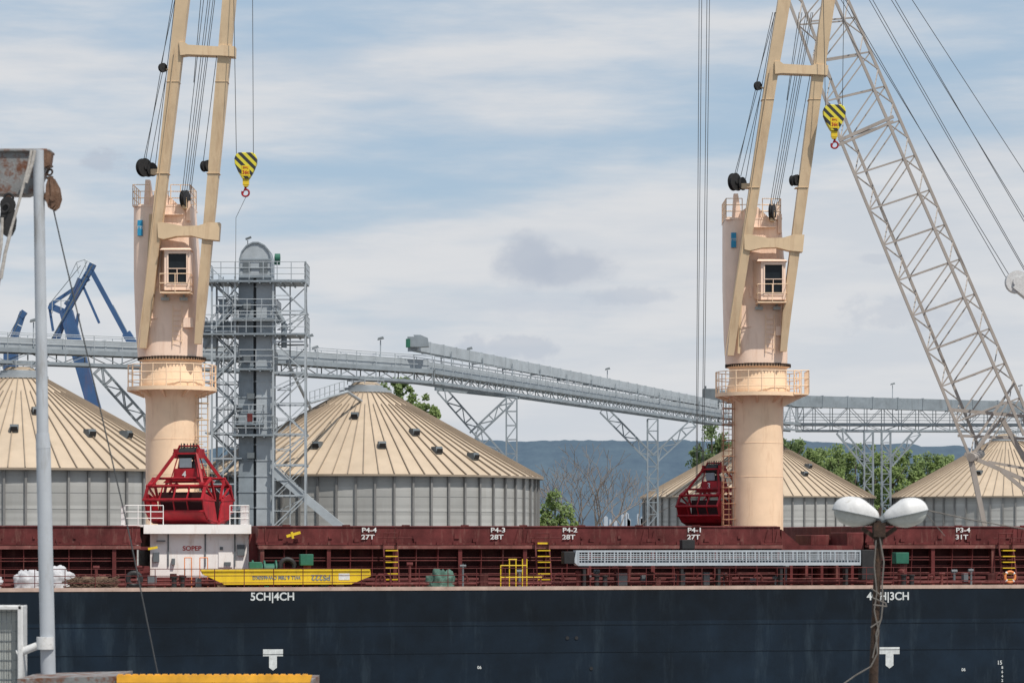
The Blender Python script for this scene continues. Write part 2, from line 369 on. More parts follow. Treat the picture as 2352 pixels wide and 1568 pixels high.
for u0,v0,u1,v1 in ((690,1272,720,1298),(573,1290,602,1316),(2058,1268,2088,1294)):
    m=MB(SM); m.sbox(u0,v0,u1,v1,-11.6,.7); b=m.build('control_box','green',ship,bevel=.03)
    m=MB(SM); c=S((u0+u1)/2,v1,-11.3); m.box(c.x-.2,-11.45,DZ,c.x+.2,-11.05,c.z); m.build('box_pedestal','maroon',ship)
for u in (600,625,640,1330,1560,2070): 
    m=MB(SM); c=S(u,1340,-11.7); m.lathe((c.x,-11.7),[(.16,DZ),(.14,DZ+.75),(.2,DZ+.78),(.2,DZ+.9),(.05,DZ+1)],12)
    m.build('air_pipe','maroon',ship)
m=MB(SM); c=S(608,1300,-10.6); m.tube((c.x-.55,-10.3,DZ+1.0),(c.x+.55,-10.3,DZ+1.0),.32,16)
for dx in (-.6,0,.6): m.tube((c.x+dx-.04,-10.3,DZ+1.0),(c.x+dx+.04,-10.3,DZ+1.0),.5,18)
m.box(c.x-.8,-10.7,DZ,c.x+.8,-9.9,DZ+.55); m.build('mooring_winch','green',ship)
# deck clutter
rnd=random.Random(11)
m=MB(SM)
for yl,z,r in ((-10.6,.25,.07),(-10.9,.22,.05),(-11.2,.25,.06),(-10.2,.45,.05)):
    m.tube((x0,yl,DZ+z),(x1,yl,DZ+z),r,6)
x=x0
while x<x1:
    m.box(x,-11.3,DZ+.02,x+.08,-10.1,DZ+.18); x+=1.9
m.build('deck_pipeline','maroon',ship)
for k in range(72):
    u=rnd.uniform(0,2350); yl=rnd.uniform(-11.8,-9.9); c=S(u,1340,yl); t=rnd.random(); m=MB(SM)
    if t<.4:
        h=rnd.uniform(.45,1.3); r=rnd.uniform(.05,.09); m.tube((c.x,yl,DZ),(c.x,yl,DZ+h),r,8); m.tube((c.x-.16,yl,DZ+h),(c.x+.16,yl,DZ+h),r*1.3,8); m.tube((c.x,yl,DZ+h),(c.x,yl,DZ+h+.12),.03,6); m.build('valve_post','maroon' if rnd.random()<.65 else 'galvdark',ship)
    elif t<.75:
        w_=rnd.uniform(.2,.5);h=rnd.uniform(.3,.7); m.box(c.x-w_/2,yl,DZ+.15,c.x+w_/2,yl+.4,DZ+.15+h); m.box(c.x-w_/3,yl+.05,DZ,c.x+w_/3,yl+.3,DZ+.15); m.build('deck_box','maroon_dark' if rnd.random()<.6 else ('galvdark' if rnd.random()<.7 else 'ledge'),ship,bevel=.02)
    else:
        R=rnd.uniform(.18,.3); m.torus((c.x,yl,DZ+.5),(1,0,0),(0,0,1),R,.045,12,6,0,math.pi); m.tube((c.x-R,yl,DZ),(c.x-R,yl,DZ+.5),.045,6); m.tube((c.x+R,yl,DZ+.3),(c.x+R,yl,DZ+.5),.07,6); m.build('goose_neck_pipe','maroon',ship)
for u,w in ((432,8),(468,9)):
    m=MB(SM)
    a=S(u-w,1330,-8.7);b=S(u+w,1330,-8.7);z=S(u,1280,-8.7).z
    m.tube((a.x,-8.7,DZ),(a.x,-8.7,z),.025);m.tube((b.x,-8.7,DZ),(b.x,-8.7,z),.025);m.tube((a.x,-8.7,z),(b.x,-8.7,z),.025)
    m.build('orange_handrail','orange',ship)
m=MB(SM)
m.beam(S(658,1231,-9.4),S(690,1222,-9.4),.08,.14); m.beam(S(670,1221,-9.4),S(673,1236,-9.4),.12,.14); m.build('hatch_jack','yellow',ship)
m=MB(SM); m.sbox(1235,1245,1262,1249,-9.6,.2); m.build('hatch_cleat','yellow',ship)
m=MB(SM); m.beam(S(340,1260,-9.4),S(362,1256,-9.4),.1,.12); m.build('hatch_cleat','yellow',ship)
stext('5CH|4CH',626,1370,-13.0,18,'letter',ship,sx=.98); stext('4CH|3CH',2040,1369,-13.0,18,'letter',ship,sx=.98)
for u in (627,2043):
    v=1490 if u<1000 else 1485
    m=MB(SM); w=23; 
    P=[S(u-w,v,-13),S(u+w,v,-13),S(u+w,v+16,-13),S(u+9,v+16,-13),S(u+9,v+42,-13),S(u,v+49,-13),S(u-9,v+42,-13),S(u-9,v+16,-13),S(u-w,v+16,-13)]
    m.prism(P,(0,-.012,0)); m.build('tug_mark','letter',ship)
stext('06',1101,1532,-13.0,7,'letter',ship); stext('06',2213,1537,-13.0,7,'letter',ship); stext('15',2296,1521,-13.0,9,'letter',ship)
for k in range(4): stext('8642'[k],2302,1532+10*k,-13.0,6,'letter',ship)
for u,v in ((1303,1464),(1324,1464),(1358,1534)):
    m=MB(SM); c=S(u,v,-13); m.tube(c,(c.x,-13.04,c.z),.09,12); m.build('hull_outlet','black',ship)
for vv in (1437,1500): m=MB(SM); m.box(-60,-13.015,S(1000,vv,-13).z,95,-12.99,S(1000,vv-1,-13).z+.01); m.build('weld_seam','hull',ship)
# ---- gangway
gw=thing('gangway',SM@Vector((S(1650,1300,-12).x,-12,DZ)),'silver aluminium gangway stowed on black supports along deck edge','gangway',rot=Matrix.Rotation(TH,4,'Z'))
gx0=S(1328,1280,-12.3).x;gx1=S(1977,1280,-12.3).x; zt=S(1650,1263,-12.3).z; zb=S(1650,1298,-12.3).z
for yl in (-12.3,-11.5):
    m=MB(SM)
    m.box(gx0,yl,zt-.10,gx1,yl+.08,zt); m.box(gx0,yl-.01,zb,gx1,yl+.09,zb+.16)
    for q in (.34,.47,.60,.72): z=zb+(zt-zb)*q; m.box(gx0+.02,yl+.02,z,gx1-.02,yl+.06,z+.035)
    n=22
    for k in range(n+1): x=gx0+(gx1-gx0-.06)*k/n; m.box(x,yl-.015,zb+.1,x+.06,yl+.085,zt-.05)
    for k in range(n*4): x=gx0+(gx1-gx0-.02)*k/(n*4); m.box(x,yl+.025,zb+.1,x+.02,yl+.055,zt-.05)
    if yl<-12: m.prism([(gx0,-12.28,zb),(gx0-.22,-12.28,zb+.2),(gx0-.1,-12.28,zt),(gx0,-12.28,zt)],(0,.7,0))
    m.build('side_rail','alu',gw)
m=MB(SM); m.box(gx0,-12.2,zb+.03,gx1,-11.5,zb+.08)
for k in range(90): x=gx0+(gx1-gx0)*k/90; m.box(x,-12.19,zb+.08,x+.09,-11.51,zb+.3)
m.build('tread','galv',gw)
for u in (1343,1567,1652,1795,1945):
    m=MB(SM); c=S(u,1300,-12.2); m.box(c.x-.07,-12.2,DZ,c.x+.07,-11.7,zb-.01); m.box(c.x-.22,-12.25,zb-.1,c.x+.22,-11.5,zb-.02); m.build('support','black',gw)
for q in ((1296,1266,1320,1294,-12.3,.8),(1980,1262,2008,1330,-12.2,.7),(1567,1239,1596,1260,-11.4,.6)):
    m=MB(SM); m.sbox(*q); m.build('hoist_box','black',gw,bevel=.02)
# ---- yellow spreader beam
sb=thing('lifting_beam',SM@Vector((S(655,1340,-12.1).x,-12.1,DZ)),'yellow steel lifting beam with stencilled load marks lying on deck','lifting beam',rot=Matrix.Rotation(TH,4,'Z'))
m=MB(SM)
P=[S(462,1309,-12.1),S(850,1307,-12.1),S(852,1322,-12.1),S(808,1340,-12.1),S(515,1341,-12.1),S(466,1318,-12.1)]
m.prism(P,(0,.12,0)); m.prism([p+Vector((0,.45,0)) for p in P],(0,.12,0))
a=P[0];b=P[1]; m.box(a.x,-12.16,a.z-.05,b.x,-11.45,a.z+.03); c=S(500,1341,-12.1); d=S(808,1341,-12.1); m.box(c.x+.3,-12.16,c.z-.02,d.x,-11.45,c.z+.05)
m.build('beam_body','yellow',sb)
m=MB(SM); m.box(c.x,-12.0,DZ,c.x+.4,-11.5,c.z-.02); m.build('chock','brush',sb)
m=MB(SM); m.box(d.x-.8,-12.0,DZ,d.x-.4,-11.5,c.z-.02); m.build('chock','brush',sb)
stext('PS222',737,1325,-12.1,13,'stencil',sb,True,1.0); stext('WLL 6.78M OW4650KG',635,1325,-12.1,9,'stencil',sb,True,.85)
m=MB(SM); m.sbox(778,1316,803,1331,-12.115,.01); m.build('data_plate','letter',sb)
def lump(name,u0,v0,u1,v1,yl,mt,label,cat,seed,rough=.12,nx=36,nz=20):
    a=S(u0,v1,yl);b=S(u1,v0,yl); cx=(a.x+b.x)/2; rx=(b.x-a.x)/2; h=b.z-DZ
    NZ=noise; m=MB(SM); rings=[]
    for k in range(nz):
        t=k/(nz-1)*math.pi/2; rr=math.cos(t)**.55 if k<nz-1 else .02; z=math.sin(t)
        R=[]
        for j in range(nx):
            an=2*math.pi*j/nx; p=Vector((math.cos(an)*rr,math.sin(an)*rr,z))
            q=1+rough*1.6*NZ.noise(p*2+Vector((seed,0,0)))+rough*.6*NZ.noise(p*5+Vector((0,seed,0)))
            R.append((cx+rx*p.x*q,yl+.8+rx*.7*p.y*q,DZ+.04+h*z*q))
        rings.append(R)
    m.loft(rings); return m.build(name,mt,None,label,angle=80,category=cat)
for i,(u0,u1,v0) in enumerate(((28,100,1314),(88,172,1308),(60,130,1332),(-40,8,1325))):
    lump('bulk_bag',u0,v0,u1,1355,-12.3+.5*(i%2),'bag','crumpled white fabric bulk bag on ship deck','bag',3+i,.22)['group']='bulk bags on deck'
lump('rope_pile',165,1330,262,1355,-12.2,'brush','pile of brown dunnage and rope on deck','pile',9,.35)
m=MB(SM); rnd=random.Random(4)
for k in range(190):
    c=S(rnd.uniform(158,262),1350,-12.5+rnd.uniform(0,.8)); z=DZ+rnd.uniform(.05,.55); an=rnd.uniform(-.5,.5)
    m.beam((c.x-.35,c.y-.2,z-.3*an),(c.x+.35,c.y+rnd.uniform(-.3,.3),z+.5*an),.03)
m.build('timber_scraps','brush',None,'loose brown timber scraps and sticks heaped on deck',category='wood scraps',kind='stuff')
lump('tarpaulin_bundle',988,1312,1048,1345,-12.0,'tarp','green and white tarpaulin bundle on ship deck','tarpaulin',21,.25)
c=S(2320,1324,-12.75); lb=thing('lifebuoy',SM@c,'orange and white ring lifebuoy hung on deck railing','lifebuoy')
m=MB(SM); m.torus(c,(1,0,0),(0,0,1),.28,.07,24,8); m.build('ring','orange',lb)
for k in range(4): t=k*math.pi/2+.6; m=MB(SM); m.torus(c,(1,0,0),(0,0,1),.28,.077,3,8,t,t+.25); m.build('reflective_band','white',lb)
# ================================================================ SHIP CRANES
def rrect(xl,xr,yc,d,c,z,n=5):
    pts=[];hx=(xr-xl)/2;cx=(xr+xl)/2
    for (sx,sy,a0) in ((1,1,0),(-1,1,90),(-1,-1,180),(1,-1,270)):
        for k in range(n):
            a=math.radians(a0+90*k/(n-1)); pts.append((cx+sx*(hx-c)+c*math.cos(a),yc+sy*(d-c)+c*math.sin(a),z))
    return pts
M['ladderrust']=mat('rusty_orange_paint',(.42,.22,.13),.7,0,.3,2)
def crane(uc,Yc,hookuv,lean,side,label):
    k=150/Yc
    def C(u,v,dy=0,l=True):
        ln=lean*max(0,(530-v))/415 if l else 0
        return G(uc+(u-395)*k+ln,1230-(1230-v)*k,Yc+dy)
    zz=lambda v: ZC+(1230-v)*.024
    base=G(uc,1230,Yc); base.z=DZ; cx,cy=base.x,base.y
    cr=thing('ship_crane',base,label,'crane','deck cranes on the ship')
    m=MB(); m.lathe((cx,cy),[(1.5,DZ),(1.44,DZ+.5),(1.44,zz(930)),(1.47,zz(915)),(1.78,zz(893)),(1.8,zz(880)),(1.66,zz(862)),(1.64,zz(832)),(1.82,zz(828)),(1.82,zz(822))],56)
    for v in (1010,1090): m.ring((cx,cy),1.43,1.452,zz(v),zz(v-1),56)
    ped=m.build('pedestal','cream',cr)
    m=MB()
    m.ring((cx,cy),1.7,1.88,zz(824),zz(821.5),56)
    for q in range(64):
        a=2*math.pi*q/64; m.tube((cx+1.85*math.cos(a),cy+1.85*math.sin(a),zz(828.5)),(cx+1.85*math.cos(a),cy+1.85*math.sin(a),zz(821)),.035,6)
    m.build('slewing_ring','rustdark',cr)
    m=MB(); R=2.42
    m.ring((cx,cy),1.7,R,zz(897),zz(894),40); m.ring((cx,cy),R,R+.04,zz(899),zz(890),40)
    for q in range(10):
        a=2*math.pi*q/10+.2; m.beam((cx+1.5*math.cos(a),cy+1.5*math.sin(a),zz(912)),(cx+R*math.cos(a),cy+R*math.sin(a),zz(897)),.08,.14)
    if side>0:
        m.box(cx+1.9,cy-1.6,zz(896.5),cx+2.75,cy+.6,zz(893.5)); m.prism([(cx+1.3,cy-1.0,zz(925)),(cx+2.7,cy-1.0,zz(896)),(cx+1.3,cy-1.0,zz(897))],(0,.1,0))
    pl=m.build('platform','cream',cr)
    m=MB(); pts=[(cx+R*math.cos(2*math.pi*q/20),cy+R*math.sin(2*math.pi*q/20),zz(894)) for q in range(20)]
    m.rail(pts,1.3,3,.026,.8,closed=True)
    if side>0: m.rail([(cx+1.9,cy-1.6,zz(893)),(cx+2.75,cy-1.6,zz(893)),(cx+2.75,cy+.6,zz(893))],1.3,3,.026,.5)
    m.build('platform_railing','cream',pl)
    m=MB()
    lx=cx+(1.75 if side<0 else -1.75); ly=cy-.3
    m.ladder((lx,ly,DZ),(lx,ly,zz(900)),.5,(1,0,0),.03,.3)
    z=DZ+1
    while z<zz(905):
        m.torus((lx,ly-.35,z),(1,0,0),(0,1,0),.36,.018,14,4); z+=.9
    for dx in (-.36,0,.36): m.tube((lx+dx,ly-.35-(.36 if dx==0 else 0),DZ+1),(lx+dx,ly-.35-(.36 if dx==0 else 0),zz(905)),.016,4)
    for v in (960,1020,1080,1140): m.beam((cx,cy,zz(v)),(lx,ly,zz(v)),.06)
    m.build('access_ladder','jib' if side<0 else 'ladderrust' ,cr)
    X=lambda u: cx+(u-395)*.024
    m=MB(); secs=[(822,318,464,1.76,1.5),(800,317,464,1.76,1.4),(760,315,463,1.74,1.1),(640,313,459,1.7,.75),(520,313,449,1.6,.6),(480,313,446,1.55,.6)]
    m.loft([rrect(X(a),X(b),cy,d,c,zz(v),7) for v,a,b,d,c in secs])
    ho=m.build('crane_house','house',cr,angle=25)
    m=MB()
    m.prism([(X(350),cy-1.3,zz(480)),(X(350),cy-1.3,zz(462)),(X(378),cy-1.3,zz(442)),(X(400),cy-1.3,zz(461)),(X(415),cy-1.3,zz(476)),(X(415),cy-1.3,zz(480))],(0,2.2,0))
    m.prism([(X(332),cy-.4,zz(480)),(X(336),cy-.4,zz(415)),(X(346),cy-.4,zz(415)),(X(356),cy-.4,zz(480))],(0,.5,0))
    m.box(X(436),cy-1.66,zz(515),X(445),cy-1.2,zz(470)); m.box(X(313),cy-1.57,zz(482),X(446.4),cy+1.56,zz(478))
    m.build('top_housing','house',ho)
    m=MB(); m.rail([(X(352),cy-1.5,zz(478)),(X(314),cy-1.5,zz(478)),(X(314),cy+1.4,zz(478)),(X(444),cy+1.4,zz(478)),(X(444),cy-1.3,zz(478)),(X(400),cy-1.5,zz(478))],1.1,3,.024,.7)
    m.build('roof_railing','cream',ho)
    m=MB(); m.ladder(Vector((X(417),cy-1.85,zz(800))),Vector((X(417),cy-1.85,zz(708))),.5,(1,0,0),.022,.26)
    for v in (715,750,785):
        for dx in (-.25,.25): m.tube((X(417)+dx,cy-1.85,zz(v)),(X(417)+dx,cy-1.6,zz(v)),.02,4)
    m.build('house_ladder','cream',ho)
    m=MB(); m.prism([(X(340),cy-1.77,zz(800)),(X(352),cy-1.64,zz(500)),(X(358),cy-1.64,zz(500)),(X(346),cy-1.77,zz(800))],(0,-.05,0)); m.build('cable_duct','jib',ho)
    for (a,b_,c_,d_) in ((362,500,430,502),(362,560,380,562),(368,640,374,665),(352,735,372,737),(430,735,452,757)):
        m=MB(); m.box(X(a),cy-1.80,zz(d_),X(c_),cy-1.5,zz(b_)); m.build('house_fitting','house',ho)
    m=MB(); m.box(X(325.5),cy-1.72,zz(549),X(337),cy-1.5,zz(514)); m.build('logo_plate','tts',ho)
    text('TTS',(X(331.2),cy-1.727,zz(531)),(1,0,0),(0,0,1),.15,'letter',ho,.02)
    def cbox(m,u0,v0,u1,v1,y0,y1): m.box(X(u0),cy+y0,zz(v1),X(u1),cy+y1,zz(v0))
    m=MB(); cbox(m,392,586,450,592,-2.75,-1.5); cbox(m,392,666,450,676,-2.7,-1.5)
    cbox(m,392,592,398,666,-2.7,-1.5); cbox(m,445,592,450,666,-2.7,-1.5)
    m.prism([(X(375),cy-1.6,zz(578)),(X(375),cy-1.6,zz(668)),(X(392),cy-2.4,zz(676)),(X(392),cy-2.4,zz(583))],(0,.9,0))
    m.prism([(X(382),cy-2.9,zz(586)),(X(388),cy-2.2,zz(577)),(X(446),cy-2.2,zz(577)),(X(454),cy-2.9,zz(586))],(0,1.2,0))
    cab=m.build('operator_cab','house',cr)
    m=MB(); cbox(m,398.2,592.2,444.8,665.8,-2.6,-1.7); m.build('cab_window','glass',cab)
    m=MB(); 
    for u in (398,441.5): cbox(m,u,592,u+3,666,-2.75,-2.62)
    cbox(m,398,627,445,628.5,-2.76,-2.63); cbox(m,398,592,445,594,-2.76,-2.62); cbox(m,398,661,445,666,-2.74,-2.62); cbox(m,420,628,421.3,661,-2.75,-2.63)
    m.build('window_frame','house',cab)
    m=MB(); a=(X(383),cy-3.0,zz(682)); b=(X(452),cy-3.0,zz(682)); m.rail([(X(383),cy-1.7,zz(682)),a,b,(X(452),cy-1.7,zz(682))],1.0,2,.022,.9); m.box(X(383),cy-3.0,zz(684),X(452),cy-1.6,zz(681))
    m.build('cab_railing','cream',cab)
    for u in (390,432): m=MB(); cbox(m,u-9,690,u+9,697,-2.1,-1.85); cbox(m,u-2,684,u+2,690,-2.0,-1.7); m.build('work_light','lens',cr)
    dyv=lambda v: -1.75-(795-v)*.0022
    P=lambda u,v,e=0: C(u,v,dyv(v)+e)
    ls=[(329,800,.36,.5),(342,690,.52,.7),(407,115,.66,.8),(429,-80,.7,.85)]
    rs=[(455,790,.36,.5),(464,690,.5,.7),(517,115,.66,.8),(534,-80,.7,.85)]
    for q in (ls,rs):
        m=MB(); rings=[]
        for (u,v,w,h) in q:
            c=P(u,v); rings.append([c+Vector((sx*w/2,sy*h/2,0)) for sx,sy in ((-1,-1),(1,-1),(1,1),(-1,1))])
        m.loft(rings)
        for v in (400,190):
            (ua,va),(ub,vb)=(q[1][:2],q[2][:2]); uu=ua+(ub-ua)*(va-v)/(va-vb); c=P(uu,v); m.box(c.x-.35,c.y-.42,c.z-.015,c.x+.35,c.y+.42,c.z+.015)
        m.build('jib_leg','jib',cr)
    m=MB()
    poly=[C(361,512,-2.75),C(372,510,-2.75),C(420,519,-2.75),C(455,518,-2.75),C(478,511,-2.75),C(505,511,-2.75),C(502,552,-2.75),C(470,549,-2.75),C(440,541,-2.75),C(405,542,-2.75),C(375,549,-2.75),C(363,546,-2.75)]
    m.prism(poly,(0,.75,0)); 
    m.build('jib_crossbeam','jib',cr)
    m=MB(); poly=[C(411,97,-3.75),C(424,97,-3.75),C(432,103,-3.75),C(500,107,-3.75),C(510,103,-3.75),C(540,107,-3.75),C(539,130,-3.75),C(508,128,-3.75),C(430,125,-3.75),C(414,127,-3.75)]
    m.prism(poly,(0,.8,0)); m.build('jib_crossbeam','jib',cr)
    m=MB(); m.tube(P(316,798,-.3),P(402,115,-.5),.03,5); m.build('jib_conduit','jib',cr)
    def wheel(c,r,w,ax=(1,0,0)):
        m=MB()
        c=Vector(c);ax=Vector(ax).normalized(); m.tube(c-ax*w/2,c+ax*w/2,r*.82,20); 
        for s_ in (-1,1): m.tube(c+ax*s_*w*.5,c+ax*s_*w*.62,r,22); m.tube(c+ax*s_*w*.62,c+ax*s_*w*.9,r*.25,10)
        m.build('sheave','black',cr)
    ax=(.75,-.65,.0)
    wheel(C(331,385,-2.3),.5,.2,ax); wheel(C(345,390,-2.0),.38,.3,ax)
    wheel(C(425,457,-1.7),.48,.2,(.95,-.3,0)); wheel(C(471,382,-2.9),.3,.16,(.8,-.6,0)); wheel(C(480,381,-2.9),.32,.08,(.8,-.6,0)); wheel(C(374,156,-3.2),.25,.13,(.6,-.8,0))
    for q in ((C(345,395,-2.1),C(372,395,-2.4),.2,.3),(C(374,156,-3.1),C(396,165,-3.2),.08),(C(425,480,-1.6),C(425,455,-1.6),.25,.5)):
        m=MB(); m.beam(*q); m.build('sheave_bracket','jib',cr)
    m=MB(); r=.019
    for (a,b,c_,d) in ((330,368,378,145),(345,372,384,160),(357,378,405,-20),(419,440,470,-20),(424,440,480,-20),(429,440,485,-20),(434,440,492,-20),(438,442,496,-20),(445,190,463,-20),(467,370,500,110),(370,148,406,-20),(335,365,400,-20)):
        m.tube(C(a,b,-2.4),C(c_,d,-3.6),r,5)
    m.build('luffing_wire','rope',cr)
    hu,hv=hookuv; Yh=Yc-4.2; s=Yh/F
    H=lambda du,dv,e=0: G(hu+du,hv+dv,Yh+e)
    m=MB(); m.tube(H(-21,3),C(536,-60,-4.2) if side<0 else G(1890,-60,Yh),r,5); m.tube(H(18,3),G(hu+(16 if side<0 else 22),-60,Yh),r,5)
    if side<0: m.tube(H(1,102),H(-22,150) ,.012,4); m.tube(H(-22,150),G(541,640,Yh),.012,4)
    m.build('hoist_wire','rope',cr)
    m=MB(); poly=[H(-16,0),H(16,0),H(22,4),H(26,14),H(25,26),H(17,45),H(8,60),H(-8,60),H(-17,45),H(-25,26),H(-26,14),H(-22,4)]
    m.prism(poly,(0,.45,0)); hb=m.build('hook_block','stripe',cr,bevel=.03)
    m=MB(); m.prism([H(-9,30,-.02),H(9,30,-.02),H(9,54,-.02),H(-9,54,-.02)],(0,.02,0)); m.build('rating_plate','yellow',hb)
    m=MB(); m.box(H(-7,62).x,Yh+.08,H(0,74).z,H(7,62).x,Yh+.36,H(0,58).z); m.box(H(-5,0).x,Yh+.1,H(0,78).z,H(5,0).x,Yh+.34,H(0,73).z)
    m.build('swivel','yellow',hb)
    text('36t',H(0,46,-.03),(1,0,0),(0,0,1),.19,'redletter',hb,.02); text('SWL',H(0,35,-.03),(1,0,0),(0,0,1),.10,'redletter',hb,.02)
    m=MB(); c=H(0,93,.2); m.tube(H(0,76,.2),H(0,88,.2),.06,8); m.torus(c,(1,0,0),(0,0,1),.19,.05,20,8,-math.pi*1.15,math.pi*.45); m.tube(H(-8,99,.2),H(-1,82,.2),.035,6)
    m.build('hook','red',hb)
    return cr
crane(395,150,(564,350),0,-1,'cream ship deck crane with raised jib beside white deckhouse')
crane(1741,156.07,(1917,240),22,1,'cream ship deck crane with raised jib beside red grab')
# ================================================================ GRABS
def grab(u,v,yl,num,yaw,label,sc_=1.0):
    p=SM@S(u,v,yl); p.z=HT+.06 if num=='3' else p.z
    g=thing('clamshell_grab',p,label,'grab','red cargo grabs',rot=Matrix.Rotation(yaw,4,'Z'))
    X=Matrix.Translation(p)@Matrix.Rotation(yaw,4,'Z')@Matrix.Scale(sc_,4)
    prof=[(0.02,0),(.8,.02),(1.3,.22),(1.65,.62),(1.85,1.25),(1.45,1.6),(.5,1.35)]
    B=1.72
    for s_ in (-1,1):
        m=MB(X)
        for b in (-B,B-.06):
            m.prism([(b,s_*a,z) for a,z in prof],(.06,0,0))
            bb=b+.03
            m.beam((bb,s_*.1,.12),(bb,s_*1.3,.3),.14,.1); m.beam((bb,s_*1.84,1.25),(bb,s_*1.45,2.0),.14,.12); m.beam((bb,s_*1.45,2.0),(bb,s_*.8,2.4),.13,.12); m.beam((bb,s_*.8,2.4),(bb,s_*.3,1.3),.12,.1); m.beam((bb,s_*1.45,2.0),(bb,s_*.6,1.4),.1,.08); m.beam((bb,s_*.3,1.25),(bb,s_*1.7,1.3),.12,.08)
        for (a,z),(a2,z2) in zip(prof[:3],prof[1:4]):
            m.hexa([(-B,s_*a,z),(B,s_*a,z),(B,s_*a2,z2),(-B,s_*a2,z2),(-B,s_*(a-.07),z+.05),(B,s_*(a-.07),z+.05),(B,s_*(a2-.07),z2+.03),(-B,s_*(a2-.07),z2+.03)])
        for a,z,r in ((1.86,1.28,.075),(1.47,2.0,.08),(.8,2.42,.07),(1.66,.66,.07)):
            m.tube((-B-.05,s_*a,z),(B+.05,s_*a,z),r,8)
        for b in (-.8,0,.8): m.beam((b,s_*1.64,.66),(b,s_*1.86,1.28),.05,.08); m.beam((b,s_*1.86,1.28),(b,s_*1.47,2.0),.05,.08)
        m.beam((-B-.05,s_*.1,.05),(B+.05,s_*.1,.05),.1,.14)
        sh=m.build('bucket_shell','red',g)
        m=MB(X); m.hexa([(-B+.07,s_*.25,.15),(B-.07,s_*.25,.15),(B-.07,s_*.25,1.7),(-B+.07,s_*.25,1.7),(-B+.07,s_*.31,.15),(B-.07,s_*.31,.15),(B-.07,s_*.31,1.7),(-B+.07,s_*.31,1.7)]); m.build('shell_shade_plate','redshade',sh)  # dark sheet added behind the bars as the shade of the shell interior
    for s_ in (-1,1):
        for b in (-1,1):
            m=MB(X)
            m.beam((b*1.5,s_*1.4,2.02),(b*.62,s_*.35,3.75),.12,.16); m.beam((b*.8,s_*.5,2.4),(b*.5,s_*.3,3.6),.06)
            m.tube((b*1.5-.13,s_*1.4,2.05),(b*1.5+.13,s_*1.4,2.05),.16,10)
            m.build('lifting_arm','red',g)
    m=MB(X); m.box(-.75,-.35,3.5,-.62,.35,4.0); m.box(.62,-.35,3.5,.75,.35,4.0); m.box(-.75,-.42,3.70,.75,-.34,3.80); m.box(-.75,.34,3.70,.75,.42,3.80)
    m.tube((-.6,0,4.15),(.6,0,4.15),.05,8); m.beam((-.67,0,3.95),(-.5,0,4.2),.08); m.beam((.67,0,3.95),(.5,0,4.2),.08)
    m.build('head_frame','red',g)
    m=MB(X); m.tube((-.45,0,3.75),(.45,0,3.75),.33,16); m.tube((-.4,0,3.05),(.4,0,3.05),.3,16)
    for dx in (-.35,-.2,.2,.35): m.tube((dx,-.2,2.9),(dx,-.2,4.3),.03,5); m.tube((dx,.2,2.9),(dx,.2,4.3),.03,5)
    m.build('sheave','black',g)
    m=MB(X); m.loft([[(-1.4,-.3,2.2),(1.4,-.3,2.2),(1.4,.3,2.2),(-1.4,.3,2.2)],[(-1.2,-.3,2.36),(1.2,-.3,2.36),(1.2,.3,2.36),(-1.2,.3,2.36)]])
    m.loft([[(-.7,-.55,2.3),(.7,-.55,2.3),(.7,.55,2.3),(-.7,.55,2.3)],[(-.6,-.5,2.95),(.6,-.5,2.95),(.6,.5,2.95),(-.6,.5,2.95)]]); fr=m.build('lower_block','red',g)
    m=MB(X); m.box(-.35,-.42,3.0,.35,-.36,3.5); m.build('guard_plate','galv',g)
    R3=X.to_3x3().normalized()
    text(num,X@Vector((0,-.565,2.62)),R3@Vector((1,0,0)),R3@Vector((0,.08,1)),.34,'letter',fr,.02)
grab(434,1203,-5.2,'4',math.radians(-20),'red clamshell grab numbered 4 on white deckhouse roof',1.0)
grab(1640,1203,3.2,'3',math.radians(-42),'red clamshell grab numbered 3 on maroon hatch cover',.88)
